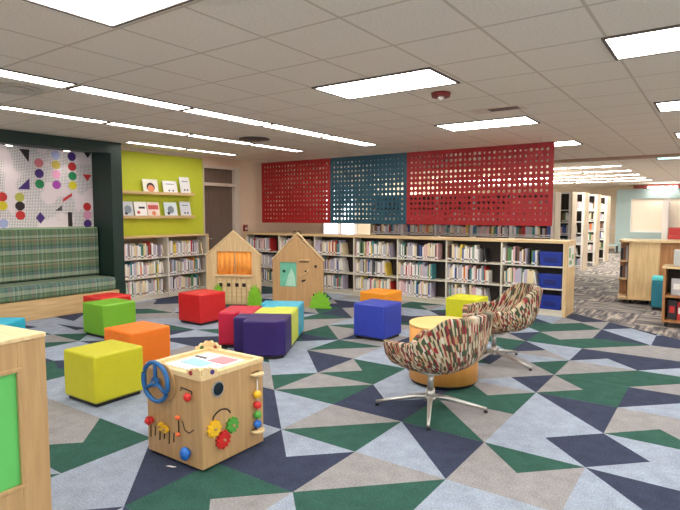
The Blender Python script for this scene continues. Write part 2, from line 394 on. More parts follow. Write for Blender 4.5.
# ------------------------------------------------------------------ shell
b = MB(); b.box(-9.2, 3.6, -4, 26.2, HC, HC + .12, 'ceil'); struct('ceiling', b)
XL = -8.45
w = MB()
w.box(XL - .35, XL, 5.24, 7.27, 0, HC, 'green_wall')
struct('wall_left', w)
w = MB()
w.box(XL - .35, XL, 8.27, 11.19, 0, HC, 'beige'); w.box(XL - .35, XL, 11.19, 12.84, 0, .85, 'cream'); w.box(XL - .35, XL, 11.19, 12.84, 2.25, HC, 'cream')
w.box(XL - .35, XL, 12.84, 26, 0, HC, 'cream'); w.box(XL - .35, XL, 7.27, 8.27, 2.48, HC, 'beige')
struct('wall_left_rear', w)
w = MB(); w.box(-9.0, -8.622, 1.3, 5.24, 0, HC, 'dkgreen'); struct('wall_alcove_back', w)
w = MB(); w.box(-8.622, -8.05, 5.05, 5.24, 0, HC, 'dkgreen'); struct('wall_alcove_side', w)
w = MB(); w.box(-8.3, -8.05, 1.3, 5.05, 2.47, HC, 'dkgreen'); w.box(-8.622, -8.3, 1.3, 5.05, 2.6, HC, 'dkgreen'); struct('trim_3', w)
w = MB(); w.box(-8.622, -8.05, 1.3, 1.49, 0, HC, 'dkgreen'); struct('wall_alcove_end', w)
w = MB(); w.box(-9.0, -8.1, -4, 1.3, 0, HC, 'beige'); struct('wall_left_front', w)
w = MB(); w.box(3.4, 3.6, -4, 26, 0, HC, 'cream'); struct('wall_right', w)
w = MB(); w.box(-9, 3.6, -4, -3.8, 0, HC, 'cream'); struct('wall_front', w)
for i, (y0, y1) in enumerate(((-3.2, -.6), (.2, 2.8), (8.6, 11.2), (14, 17.5), (18.5, 22))):  # unseen glowing panes, added to brighten the ceiling and upright faces
    w = MB(); w.box(3.36, 3.39, y0, y1, .85, 2.3, 'daylight'); wo = struct('window_%d' % (i + 6), w)
    w = MB(); w.box(3.33, 3.399, y0 - .05, y1 + .05, .8, .85, 'frame'); w.box(3.33, 3.399, y0 - .05, y1 + .05, 2.3, 2.35, 'frame'); w.box(3.33, 3.399, y0 - .05, y0, .85, 2.3, 'frame'); w.box(3.33, 3.399, y1, y1 + .05, .85, 2.3, 'frame'); obj('window_frame', w, wo)
for i, (x0, x1) in enumerate(((-7, -4), (-3, 0))):  # more added panes behind the viewer, out of view, as fill light
    w = MB(); w.box(x0, x1, -3.79, -3.76, .85, 2.3, 'daylight'); wo = struct('window_%d' % (i + 11), w)
    w = MB(); w.box(x0 - .05, x1 + .05, -3.799, -3.73, .8, .85, 'frame'); w.box(x0 - .05, x1 + .05, -3.799, -3.73, 2.3, 2.35, 'frame'); obj('window_frame', w, wo)
w = MB(); w.box(-9, 3.6, 26, 26.2, 0, HC, 'cream'); struct('wall_back', w)
w = MB(); w.box(XL, XL + .03, 5.24, 7.27, 2.585, HC, 'frame'); struct('trim_1', w)
w = MB(); w.box(XL, 3.4, 12.2, 12.42, 2.6, HC, 'soffit'); struct('trim_2', w)
# window on the far part of the left wall
w = MB(); w.box(XL - .12, XL - .08, 11.19, 12.84, .85, 2.25, emit('daylight_pane', (236, 244, 255), 2.6)); win = struct('window_1', w)
w = MB()
for y in (11.19, 11.99, 12.79): w.box(XL - .08, XL + .03, y, y + .05, .85, 2.25, 'frame')
w.box(XL - .08, XL + .05, 11.19, 12.84, .82, .86, 'frame'); w.box(XL - .08, XL + .03, 11.19, 12.84, 2.2, 2.25, 'frame')
obj('window_frame', w, win)
# door with transom in the left wall
w = MB()
for y0, y1 in ((7.271, 7.29), (8.12, 8.27)): w.box(XL - .1, XL + .025, y0, y1, 0, 2.48, 'frame')
w.box(XL - .1, XL + .025, 7.29, 8.12, 2.42, 2.48, 'frame'); w.box(XL - .1, XL + .03, 7.29, 8.12, 2.07, 2.13, 'frame')
d = struct('door_1', w)
w = MB(); w.box(XL - .12, XL - .07, 7.29, 8.12, 0, 2.07, 'door'); obj('door_leaf', w, d)
w = MB(); w.box(XL - .12, XL - .06, 7.29, 8.12, 2.13, 2.42, 'door'); obj('transom_panel', w, d)
w = MB(); w.tube([(XL - .07, 7.38, 1.0), (XL - .01, 7.38, 1.0), (XL - .01, 7.5, 1.0)], .011, 'chrome'); w.cyl((XL - .065, 7.38, 1.0), .028, .012, 'chrome', 'X'); obj('door_handle', w, d)
w = MB(); w.box(XL, XL + .012, 8.27, 11.1, 0, .1, 'darkback'); struct('baseboard_left', w)

# office front at the far end
w = MB()
w.box(-3.45, -2.94, 24, 24.15, 0, 2.47, 'teal_wall'); w.box(-2.94, 3.3, 24, 24.15, 2.09, 2.47, 'teal_wall'); w.box(-2.94, 3.3, 24, 24.15, 0, .79, 'teal_wall')
w.box(-1.78, -1.66, 24, 24.15, .79, 2.09, 'teal_wall')
struct('wall_office', w)
for i, (x0, x1) in enumerate(((-2.94, -1.78), (-1.66, -.5))):
    w = MB(); w.box(x0, x1, 24.06, 24.1, .79, 2.09, 'blind'); wo = struct('window_%d' % (i + 2), w)
    w = MB(); w.box(x0, x1, 24.0, 24.05, .79, .88, 'white'); w.box(x0, x0 + .04, 24, 24.05, .88, 2.09, 'white'); w.box(x1 - .04, x1, 24, 24.05, .88, 2.09, 'white'); obj('window_frame', w, wo)
w = MB(); w.box(-4.35, -3.6, 25.96, 26, .95, 2.1, 'blind'); wo = struct('window_4', w)
w = MB(); w.box(-4.4, -3.55, 25.94, 26, .88, .95, 'white'); w.box(-4.4, -3.55, 25.94, 26, 2.1, 2.15, 'white'); obj('window_frame', w, wo)
boxobj('white_post', (-1.84, -1.64, 23.7, 23.9, 0, 2.1), 'white', label='white square post standing before the grey office wall', category='post')
w = MB(); w.box(-2.85, 3.0, 23.75, 24.0, 2.49, 2.6, mat('maroon_paint', (110, 38, 36), .6)); tag(obj('red_valance', w), 'dark red band running above the grey office front', 'valance')
w = MB(); w.box(-2.35, -1.4, 23.7, 23.75, 2.47, 2.52, 'lens_far'); tag(obj('strip_light', w), 'short strip light glowing under the dark red band', 'ceiling light')
w = MB(); w.box(-1.6, -.4, 23.2, 23.5, .0, .72, mat('red_seat', (170, 50, 46), .6), .03); w.box(-1.6, -.4, 23.45, 23.6, .5, 1.0, MATS['red_seat'], .03)
tag(obj('red_bench', w), 'red bench glimpsed beyond the rounded wooden case', 'bench')
w = MB(); w.box(-3.9, -3.2, 22.9, 23.3, .28, .34, 'teal_wall'); 
for x in (-3.85, -3.25): w.box(x - .02, x + .02, 22.95, 23.25, 0, .28, 'black')
tag(obj('low_table', w), 'low grey table against the far wall beyond the stacks', 'table')

# ------------------------------------------------------------------ ceiling lights
def troffer(x0, y0, wx, wy, label, group, lensm='lens', name='ceiling_light', lines=True):
    t = empty(name, label, 'ceiling light', (x0, y0, HC), 0, group)
    f = MB(); e = .022 if wx > .5 and wy > .5 else .012
    f.box(0, wx, 0, e, -.012, 0, 'trimdark'); f.box(0, wx, wy - e, wy, -.012, 0, 'trimdark'); f.box(0, e, e, wy - e, -.012, 0, 'trimdark'); f.box(wx - e, wx, e, wy - e, -.012, 0, 'trimdark')
    obj('frame', f, t)
    l = MB(); l.box(e, wx - e, e, wy - e, -.006, -.001, lensm); d = obj('diffuser', l, t)
    if lines:
        g = MB()
        for k in range(1, 4): g.box(wx * k / 4 - .0025, wx * k / 4 + .0025, e, wy - e, -.009, -.006, 'lens_line')
        g.box(e, wx - e, wy / 2 - .0025, wy / 2 + .0025, -.009, -.006, 'lens_line'); obj('lens_rib', g, d)
    return t
names = {(0, -1): 'large square-cornered ceiling light nearest, at the top left', (0, 3): 'long white ceiling light in line with the red and teal screens, nearer one',
         (0, 7): 'long white ceiling light beside the ceiling vent', (0, 11): 'far white ceiling light half hidden by the red screen',
         (4, 3): 'white ceiling light nearest at the upper right corner', (4, 7): 'white ceiling light at the right frame edge, middle of that row', (4, 11): 'white ceiling light at the right frame edge, farthest of that row'}
for (i, j), lb in names.items():
    troffer(GX + i * T + {3: -.03, 7: .04, 11: .06}.get(j, 0) * (i == 4), GY + j * TY, 1.185, .60, lb, 'ceiling troffers')
for i, j in ((4, -1), (0, -5), (4, -5), (8, 3), (8, 7), (8, -1), (-6, -5)):
    troffer(GX + i * T, GY + j * TY, 2 * T, .62, 'white ceiling light of the room behind the viewer', 'ceiling lights out of view')
ordn = ['first', 'second', 'third', 'fourth', 'fifth', 'sixth', 'seventh', 'eighth']
def strip_row(x, j0, n, desc, wdt=.26, TY=TY):
    for k in range(n):
        troffer(x - wdt, GY + (j0 + 2 * k) * TY + .02, wdt, 2 * TY - .04, '%s of the strip lights in the row %s' % (ordn[k].capitalize(), desc), 'strip light row ' + desc, 'lens_strip', 'strip_light', False)
strip_row(-4.71, -1, 5, 'nearest the middle of the room')
strip_row(-6.27, -1, 5, 'between the other two rows', .2)
strip_row(-7.72, 5.2, 2, 'beside the lime green wall', .16, .60)
for r, y in enumerate((14.35, 16.1, 17.84, 19.43, 21.0)):
    for k in range(5):
        troffer(-1.96 - 1.22 * (k + 1), y, 1.18, .2, 'strip light in the %s row above the tall book stacks' % ordn[r], 'strip lights over the book stacks, %s row' % ordn[r], 'lens_far', 'strip_light', False)
for y in (14.5, 17.5, 20.5):
    troffer(.6, y, 1.2, .6, 'white ceiling light beyond the right frame edge', 'ceiling lights out of view')
troffer(-1.16, 12.55, 1.6, .75, 'pale blue-green ceiling light at the far right', None, 'lens_cool', lines=False)

# small ceiling things
t = empty('alarm_strobe', 'round dark red alarm strobe hanging on the ceiling tiles', 'alarm', (-2.24, 4.85, HC))
m_ = MB(); red_pl = mat('dark_red_plastic', (120, 26, 30), .4); m_.cyl((0, 0, -.02), .085, .04, red_pl, r2=.095); obj('base', m_, t)
m_ = MB(); m_.ball((0, 0, -.045), .032, mat('clear_plastic', (225, 210, 205), .2), sz=.9); obj('strobe_lens', m_, t)
t = empty('ceiling_vent', 'slotted air vent beside the long ceiling light', 'vent', (-2.35, 5.78, HC))
m_ = MB(); m_.box(0, .58, 0, .3, -.008, 0, mat('vent_paint', (214, 200, 186), .5)); obj('plate', m_, t)
m_ = MB()
for k in range(3): m_.box(.2, .52, .08 + k * .055, .11 + k * .055, -.012, -.008, 'trimdark')
obj('slot', m_, t)
def round_vent(x, y, label, dark):
    t = empty('round_diffuser', label, 'vent', (x, y, HC)); c = mat('diffuser_dark' if dark else 'diffuser_light', (96, 82, 74) if dark else (196, 186, 174), .5)
    for k, r in enumerate((.24, .17, .1)):
        m_ = MB(); m_.cyl((0, 0, -.008 - k * .012), r, .012, c, r2=r * .93, seg=32); obj('ring', m_, t)
round_vent(-5.36, 2.42, 'round pale air diffuser on the ceiling at the left edge', False)
round_vent(-5.9, 6.1, 'round dark air diffuser on the ceiling before the red screen', True)

# ------------------------------------------------------------------ hanging perforated screens
def hfield(x, z):
    return noise.noise(Vector((x * 1.1, 7.3, z * 2.0)))
def screen(x0, x1, m, label, seed):
    t = empty('perforated_screen', label, 'screen', (x0, 8.48, 1.32), 0, None)
    W, H = x1 - x0, 1.25; mg = .05
    nx = max(1, round((W - 2 * mg) / .081)); nz = 13; cx = (W - 2 * mg) / nx; cz = (H - 2 * mg) / nz
    b = MB(); bm = b.bm; cache = {}
    def V(x, z):
        k = (round(x, 4), round(z, 4))
        if k not in cache: cache[k] = bm.verts.new((x, 0, z))
        return cache[k]
    fs = []
    for i in range(nx):
        for j in range(nz):
            ax, az = mg + i * cx, mg + j * cz; mx, mz = ax + cx / 2, az + cz / 2
            ring = [V(ax, az), V(mx, az), V(ax + cx, az), V(ax + cx, mz), V(ax + cx, az + cz), V(mx, az + cz), V(ax, az + cz), V(ax, mz)]
            h = hfield(x0 + mx, mz)
            r0 = .020 + .018 * h + rnd.uniform(-.005, .005); r0 = max(.010, min(.031, r0)); k = rnd.choice((1, 1, .55, 1))
            rx, rz_ = (r0, r0 * k) if rnd.random() < .5 else (r0 * k, r0)
            inn = []
            for a in (225, 270, 315, 0, 45, 90, 135, 180):
                inn.append(bm.verts.new((mx + rx * math.cos(math.radians(a)) * 1.0, 0, mz + rz_ * math.sin(math.radians(a)))))
            for q in range(8): fs.append(bm.faces.new((ring[q], ring[(q + 1) % 8], inn[(q + 1) % 8], inn[q])))
    for x_0, x_1, z_0, z_1 in ((0, W, 0, mg), (0, W, H - mg, H), (0, mg, mg, H - mg), (W - mg, W, mg, H - mg)):
        fs.append(bm.faces.new([bm.verts.new(v) for v in ((x_0, 0, z_0), (x_1, 0, z_0), (x_1, 0, z_1), (x_0, 0, z_1))]))
    r = bmesh.ops.extrude_face_region(bm, geom=fs)
    for v in [g for g in r['geom'] if isinstance(g, bmesh.types.BMVert)]: v.co.y += .012
    bmesh.ops.recalc_face_normals(bm, faces=bm.faces[:]); b.faces(bm.faces[:], m)
    obj('perforated_board', b, t)
    for x in (.2, W - .2):
        c = MB(); c.cyl((x, .006, (H + HC - 1.32) / 2), .004, HC - 1.32 - H, 'chrome', seg=8); obj('hanging_rod', c, t)
redscr = mat('red_screen_paint', (150, 8, 16), .55, var=.03); tealscr = mat('teal_screen_paint', (18, 70, 88), .55, var=.03)
screen(-8.0, -6.2, redscr, 'red perforated screen hanging left of the teal one', 1)
screen(-6.2, -4.54, tealscr, 'teal perforated screen hanging between two red ones', 2)
screen(-4.54, -2.08, redscr, 'wide red perforated screen hanging right of the teal one', 3)

# ------------------------------------------------------------------ bookcases and the list of books
BOOKS = []      # spec: pos (bottom centre of spine face), rz, thickness, height, depth, colour key, label text, group
COL = {'white': (236, 232, 226), 'cream': (226, 208, 170), 'pale grey': (180, 178, 182), 'lavender': (186, 176, 196), 'pink': (220, 176, 178), 'red': (176, 44, 44),
       'orange': (218, 122, 50), 'yellow': (222, 190, 76), 'green': (84, 132, 84), 'teal': (72, 134, 140), 'blue': (66, 92, 156), 'brown': (118, 82, 60), 'black': (44, 40, 44)}
CW = ['white'] * 13 + ['cream'] * 8 + ['pale grey'] * 8 + ['lavender'] * 5 + ['pink'] * 4 + ['red', 'orange'] + ['yellow', 'green', 'green', 'teal', 'teal', 'blue', 'blue', 'brown', 'brown', 'black', 'black']
def fill(origin, udir, w, z, hmax, where, group, frac, rz, start=0.0, depth=.2, tmin=.014, tmax=.034):
    """books standing in one compartment, from origin along udir (unit), spines on the line"""
    u = start; tone = rnd.choice(CW)
    while u < w * frac:
        th = rnd.uniform(tmin, tmax); h = rnd.uniform(.70, .98) * hmax
        if rnd.random() < .3: tone = rnd.choice(CW)
        c = tone if rnd.random() < .25 else rnd.choice(CW)
        p = Vector(origin) + Vector(udir) * (u + th / 2); p.z = z
        BOOKS.append(dict(p=p, rz=rz, t=th, h=h, d=depth * rnd.uniform(.85, 1), c=c, where=where, group=group, lean=0))
        u += th + .0015
        if rnd.random() < .02: u += rnd.uniform(.02, .08)
    if rnd.random() < .7 and u + .1 < w:
        th = .02; c = rnd.choice(CW); h = .8 * hmax
        p = Vector(origin) + Vector(udir) * (u + .035); p.z = z
        BOOKS.append(dict(p=p, rz=rz, t=th, h=h, d=depth, c=c, where=where, group=group, lean=math.radians(-9)))

YB = 8.23; BW = .912; XR = -1.84
bayname = ['next to the blue bins', 'second bay from the blue bins', 'third bay from the blue bins', 'fourth bay from the blue bins', 'bay behind the brown playhouse', 'bay between the two playhouses', 'bay in the corner by the door']
SHZ = (.09, .405, .735)
def bookcase_unit(w, dep, label, group, backm, sidem='cream_metal', H=1.07):
    t = empty('bookcase', label, 'bookcase', group=group)
    obj('back_panel', (lambda b: (b.box(.012, w - .012, dep - .015, dep, .02, H, backm), b)[1])(MB()), t)
    for x in (0, w - .012): boxobj('side_panel', (x, x + .012, 0, dep, 0, H), sidem, t)
    boxobj('kickboard', (.012, w - .012, .015, .03, 0, .075), 'cream_metal', t)
    for z in SHZ: boxobj('shelf', (.012, w - .012, .002, dep - .015, z - .018, z), 'cream_metal', t); 
    return t
for k in range(7):
    u = bookcase_unit(BW, .25, 'cream metal bookcase bay of picture books, ' + bayname[k], 'bays of the long low bookcase', 'darkback')
    u.location = (XR - BW * (k + 1), YB, 0)
    rear = MB(); rear.box(.012, BW - .012, .26, .5, 0.02, 1.07, 'cream_metal'); obj('rear_case', rear, u)
    for s, z in enumerate(SHZ):
        nm = ('bottom', 'middle', 'top')[s]; wh = 'on the %s shelf, %s' % (nm, bayname[k]); gr = 'books ' + wh
        o = (XR - BW * (k + 1) + .014, YB + .012, z)
        fill(o, (1, 0, 0), BW - .03, z + .001, .285, wh, gr, rnd.uniform(.5, .62) if k == 0 else rnd.uniform(.66, .84), 0, start=rnd.choice((0, 0, .03)))
    if k < 7:
        pass
b = MB(); b.box(XR - BW * 7 - .03, XR + .05, YB - .02, YB + .53, 1.072, 1.108, 'maple_x', .004); tag(obj('long_worktop', b), 'long light wood top over the low bookcase under the screens', 'bookcase top')
b = MB(); b.box(XR + .002, XR + .045, YB - .012, YB + .52, 0, 1.07, 'maple', .003); tag(obj('bookcase_end_panel', b), 'light wood end panel closing the long bookcase beside the bins', 'end panel')
b = MB(); b.box(XR - BW * 7 - .03, XR - BW * 7 - .002, YB - .012, YB + .52, 0, 1.07, 'maple', .003); tag(obj('bookcase_end_panel', b), 'light wood end panel at the corner end of the long bookcase', 'end panel')
# green poster on the end panel
b = MB(); b.box(XR + .0465, XR + .049, YB + .07, YB + .43, .72, 1.03, 'white')
gp = mat('poster_green', (120, 170, 110), .5)
for y0, y1, z0, z1 in ((.09, .2, .86, 1.0), (.12, .3, .76, .82), (.28, .4, .83, .9)): b.box(XR + .049, XR + .0495, YB + y0, YB + y1, z0, z1, gp)
tag(obj('poster', b), 'small green and white poster on the bookcase end panel', 'poster')
# blue bins beside the end panel
bin0 = None
for s, z in enumerate(SHZ):
    lb = 'blue plastic storage bin on the %s shelf at the bookcase end' % ('bottom', 'middle', 'top')[s]
    if bin0 is None:
        bin0 = empty('storage_bin', lb, 'bin', (XR - .35, YB + .02, z + .001), 0, 'blue storage bins')
        b = MB(); bm_ = b.bm
        lo = [(.015, .015), (.31, .015), (.31, .2), (.015, .2)]; hi = [(0, 0), (.325, 0), (.325, .215), (0, .215)]
        v0 = [bm_.verts.new((x, y, 0)) for x, y in lo]; v1 = [bm_.verts.new((x, y, .2)) for x, y in hi]
        fs = [bm_.faces.new(v0)] + [bm_.faces.new((v0[i], v0[(i + 1) % 4], v1[(i + 1) % 4], v1[i])) for i in range(4)]
        bmesh.ops.recalc_face_normals(bm_, faces=fs); b.faces(fs, 'bin_blue'); b.box(.015, .31, .015, .2, .17, .172, 'bin_blue'); obj('body', b, bin0)
        b = MB(); b.box(-.006, .331, -.008, .0, .185, .21, 'bin_blue', .002); b.box(-.006, .331, .215, .221, .185, .21, 'bin_blue', .002); b.box(-.006, 0, 0, .215, .185, .21, 'bin_blue', .002); b.box(.325, .331, 0, .215, .185, .21, 'bin_blue', .002); obj('rim', b, bin0)
        b = MB(); b.box(.07, .25, -.004, .004, .06, .13, mat('bin_dark', (18, 34, 110), .4), .003); obj('label_holder', b, bin0)
    else:
        c = copy_tree(bin0); c.location.z = z + .001; c['label'] = lb
# thing on the bookcase top
b = MB()
for x in (-7.03, -6.93): b.tube([(x - .045, 8.4, 1.112), (x - .035, 8.4, 1.145), (x, 8.4, 1.16), (x + .035, 8.4, 1.145), (x + .045, 8.4, 1.112)], .008, 'black')
b.box(-7.09, -6.87, 8.37, 8.43, 1.109, 1.118, 'black')
tag(obj('wire_stand', b), 'small black wire stand on the bookcase top near the corner', 'stand')
b = MB(); b.box(XL + .001, XL + .05, 8.36, 8.46, 1.13, 1.27, red_pl, .006); b.box(XL + .05, XL + .056, 8.38, 8.44, 1.17, 1.2, 'white')
tag(obj('fire_alarm_pull', b), 'dark red alarm pull box on the wall by the door', 'alarm')

# left bookcase under the ledges
for k, (y0, nm) in enumerate(((5.26, 'beside the dark green alcove'), (6.165, 'beside the door'))):
    u = bookcase_unit(.905, .31, 'light bookcase bay of picture books under the lime wall, ' + nm, 'bays of the bookcase on the lime wall', 'greyback', H=1.085)
    u.rotation_euler = (0, 0, PI / 2); u.location = (-8.12, y0, 0)      # local x -> +y, local y -> -x
    for s, z in enumerate(SHZ):
        n2 = ('bottom', 'middle', 'top')[s]; wh = 'on the %s shelf under the ledges, %s' % (n2, nm)
        fill((-8.135, y0 + .014, z), (0, 1, 0), .875, z + .001, .285, wh, 'books ' + wh, .86 if k == 0 else .78, PI / 2, depth=.2)
b = MB(); b.box(-8.44, -8.10, 5.25, 7.09, 1.087, 1.118, 'maple_y', .004); tag(obj('long_worktop', b), 'light wood top of the bookcase under the lime wall ledges', 'bookcase top')
b = MB(); b.box(-8.44, -8.105, 7.072, 7.10, 0, 1.086, 'maple', .003); tag(obj('bookcase_end_panel', b), 'light wood end panel beside the grey brown door', 'end panel')

# tall stacks beyond
stacks = [(12.18, -7.6, 1.98), (13.8, -6.6, 2.03), (15.3, -5.6, 2.06), (17.0, -5.6, 2.06), (18.67, -5.6, 2.06)]
for r, (y, xl, H) in enumerate(stacks):
    t = empty('library_stack', 'tall cream book stack, %s row behind the long bookcase' % ordn[r], 'bookcase', (xl, y, 0), 0, 'tall book stacks')
    w = -2.93 - xl
    boxobj('back_panel', (.02, w - .03, .24, .26, .05, H - .02), 'darkback', t)
    boxobj('end_panel', (w - .03, w, 0, .5, 0, H), 'palewood', t); boxobj('end_panel', (0, .03, 0, .5, 0, H), 'palewood', t)
    boxobj('top_board', (.03, w - .03, 0, .5, H - .04, H), 'white', t)
    nb = round(w / .92); bw = (w - .06) / nb
    for k in range(1, nb): boxobj('upright', (.03 + k * bw - .03, .03 + k * bw + .03, -.004, .24, 0, H - .04), 'white', t)
    boxobj('upright', (w - .08, w - .031, -.004, .24, 0, H - .04), 'white', t)
    z = .1
    while z < H - .2:
        boxobj('shelf', (.03, w - .03, 0, .24, z - .02, z), 'white', t)
        show = (.95 < z < 1.5) if r == 0 else True
        x0 = xl + .06
        for k in range(nb):
            if r and k < nb - 2: continue
            if r == 0 and not show and k < nb - 1: continue
            wh = 'far'
            fill((xl + .03 + k * bw + .035, y + .02, z), (1, 0, 0), bw - .07, z + .001, .25, wh, 'far', .96 if r == 0 or rnd.random() < .7 else .6, 0, start=0 if r == 0 else bw * rnd.uniform(.3, .75), tmin=.025, tmax=.06)
        z += .30

# ------------------------------------------------------------------ lime wall ledges with face-out books
YL = (5.26, 6.95)
for z, nm in ((1.87, 'upper'), (1.445, 'lower')):
    t = empty('display_ledge', '%s light wood display ledge on the lime green wall' % nm, 'shelf', (XL, 0, z), 0, 'display ledges')
    boxobj('ledge_board', (0, .12, YL[0], YL[1], -.022, 0), 'maple_y', t, .002)
    boxobj('ledge_lip', (.12, .135, YL[0], YL[1], -.022, .028), 'maple_y', t, .002)
covers = [
 (5.86, 6.17, 1.872, .25, (240, 238, 226), 'face', 'cream picture book with a dark-haired face on the upper ledge'),
 (6.28, 6.59, 1.872, .24, (238, 238, 238), 'dots', 'wide white picture book in the middle of the upper ledge'),
 (6.67, 6.90, 1.872, .33, (232, 230, 232), 'dots', 'tall white picture book at the door end of the upper ledge'),
 (5.45, 5.655, 1.447, .27, (196, 200, 206), 'grey', 'grey picture book next to the alcove on the lower ledge'),
 (5.68, 5.925, 1.447, .27, (240, 236, 232), 'band', 'white picture book with a dark band on the lower ledge'),
 (5.94, 6.19, 1.447, .27, (236, 214, 204), 'red', 'pale book with red picture in the middle of the lower ledge'),
 (6.30, 6.58, 1.447, .27, (214, 226, 230), 'grey', 'pale blue picture book on the lower ledge'),
 (6.66, 6.90, 1.447, .29, (216, 220, 226), 'dots', 'pale picture book at the door end of the lower ledge')]
for y0, y1, z, h, col, kind, lb in covers:
    t = empty('picture_book', lb, 'book', (XL + .095, y0, z + .002), 0, None); w = y1 - y0
    t.rotation_euler = (0, math.radians(-11), 0)
    b = MB(); b.box(-.012, 0, 0, w, 0, h, mat('cover_%d_%d_%d' % col, col, .35, var=.02), .001); obj('cover', b, t)
    b = MB(); b.box(-.011, -.001, .002, w + .001, .003, h + .001, 'white'); obj('pages', b, t)
    b = MB(); X0, X1 = .0002, .0012
    dk = mat('ink_dark', (52, 44, 52), .5); skin = mat('ink_orange', (226, 140, 100), .5); rd = mat('ink_red', (206, 92, 88), .5); gy = mat('ink_grey', (130, 142, 152), .5)
    def disc(cy, cz, r, m, x=X1, sz=1):
        b.prism([(cy + r * math.cos(a * PI / 8), cz + r * sz * math.sin(a * PI / 8)) for a in range(16)], 0, x, m, 'X')
    if kind == 'face': disc(w * .5, h * .42, .085, dk, X0 * 4); disc(w * .5, h * .32, .068, skin)
    elif kind == 'dots': disc(w * .4, h * .25, .018, dk); disc(w * .68, h * .25, .018, dk); b.box(0, X1, w * .2, w * .8, h * .72, h * .78, gy)
    elif kind == 'band': b.box(0, X1, w * .35, w * .85, h * .55, h * .68, dk); disc(w * .3, h * .3, .03, rd)
    elif kind == 'red': b.box(0, X1, w * .08, w * .92, h * .5, h * .8, rd); disc(w * .5, h * .25, .04, skin)
    else: disc(w * .5, h * .5, .07, gy); disc(w * .3, h * .25, .03, dk)
    obj('cover_picture', b, t)

# ------------------------------------------------------------------ alcove: mural, banquette
t = empty('mural_panel', 'white wall mural with coloured dots and shapes above the plaid bench', 'mural', (-8.62, 0, 0))
b = MB(); b.box(0, .02, 1.55, 5.045, 1.29, 2.54, 'dkgreen')
mural = MATS.get('mural')
m, nt, bs = base_mat('mural_print')
tc = nt.nodes.new('ShaderNodeTexCoord'); mp = nt.nodes.new('ShaderNodeMapping'); mp.inputs['Rotation'].default_value = (math.radians(45), 0, 0); mp.inputs['Scale'].default_value = (1, 62, 62)
ck = nt.nodes.new('ShaderNodeTexChecker'); ck.inputs['Scale'].default_value = 1.0; ck.inputs['Color1'].default_value = lin((250, 246, 244)); ck.inputs['Color2'].default_value = lin((164, 152, 160))
n = nt.nodes.new('ShaderNodeTexNoise'); n.inputs['Scale'].default_value = 2.6; n.inputs['Detail'].default_value = 1
r = nt.nodes.new('ShaderNodeValToRGB'); r.color_ramp.elements[0].position = .44; r.color_ramp.elements[1].position = .48
mx = nt.nodes.new('ShaderNodeMix'); mx.data_type = 'RGBA'; mx.inputs[6].default_value = lin((236, 222, 226))
link(nt, tc.outputs['Object'], mp.inputs[0]); link(nt, mp.outputs[0], ck.inputs[0]); link(nt, tc.outputs['Object'], n.inputs['Vector']); link(nt, n.outputs['Fac'], r.inputs['Fac'])
link(nt, r.outputs['Color'], mx.inputs[0]); link(nt, ck.outputs['Color'], mx.inputs[7]); link(nt, mx.outputs[2], bs.inputs['Base Color']); bs.inputs['Roughness'].default_value = .6
b.box(.02, .024, 1.55, 5.045, 1.29, 2.54, m)
XM = .024
PC = dict(purple=(72, 38, 122), red=(206, 48, 48), green=(30, 138, 84), yellow=(222, 206, 40), pale=(168, 178, 222), gold=(206, 184, 84), pink=(232, 160, 196), magenta=(172, 70, 176), rose=(214, 120, 132), olive=(186, 186, 84), black=(40, 26, 30), grey=(84, 78, 80))
PM = {k: mat('mural_' + k, v, .6, var=.02) for k, v in PC.items()}
def mdisc(y, z, m, r=.068): b.prism([(y + r * math.cos(a * PI / 12), z + r * math.sin(a * PI / 12)) for a in range(24)], XM, XM + .001, PM[m], 'X')
for y, z, m2 in [(4.71, 2.42, 'purple'), (4.71, 2.26, 'red'), (4.71, 2.11, 'green'), (4.71, 1.96, 'yellow'), (4.45, 2.42, 'pale'), (4.45, 2.27, 'gold'), (4.45, 2.12, 'pink'), (4.45, 1.96, 'magenta'),
                 (4.19, 2.28, 'rose'), (4.19, 2.12, 'purple'), (4.19, 1.96, 'green'), (3.65, 1.75, 'red'), (3.65, 1.62, 'yellow'), (3.65, 1.36, 'pale'), (3.89, 1.75, 'olive'), (3.89, 1.62, 'black'), (3.89, 1.48, 'red'),
                 (4.94, 1.62, 'red'), (4.94, 1.48, 'pink'), (4.94, 1.34, 'purple'), (3.4, 2.1, 'yellow'), (3.4, 1.95, 'red'), (3.1, 2.25, 'green'), (2.9, 1.6, 'magenta'), (2.6, 2.0, 'purple'), (2.3, 1.7, 'gold')]: mdisc(y, z, m2)
for m2, pts in [('black', [(3.91, 2.47), (4.06, 2.47), (4.04, 2.28)]), ('purple', [(3.87, 1.87), (4.04, 2.04), (4.04, 1.87)]), ('red', [(4.88, 2.15), (5.035, 2.15), (4.96, 2.04)]), ('grey', [(4.41, 1.55), (4.52, 1.64), (4.52, 1.55)]),
                ('red', [(4.54, 1.74), (4.69, 1.84), (4.69, 1.79), (4.54, 1.69)]), ('purple', [(4.18, 1.53), (4.25, 1.44), (4.18, 1.35), (4.11, 1.44)]), ('black', [(4.61, 1.53), (4.68, 1.53), (4.68, 1.30), (4.61, 1.30)]), ('black', [(4.91, 2.51), (5.04, 2.51), (4.98, 2.42)])]:
    b.prism(pts, XM, XM + .001, PM[m2], 'X')
for o_ in ('x',): obj('printed_board', b, t)
YA, YE = 1.5, 5.0
t = empty('banquette', 'long bench in green plaid fabric built into the dark green alcove', 'bench', (0, 0, 0))
boxobj('platform', (-8.618, -7.91, YA + .002, 5.04, 0, .28), 'maple_y', t, .004)
boxobj('seat_cushion', (-8.46, -7.92, YA + .02, YE, .282, .495), 'plaid', t, .045, )
boxobj('backrest', (-8.615, -8.45, YA + .02, 5.04, .5, 1.27), 'plaid', t, .03)
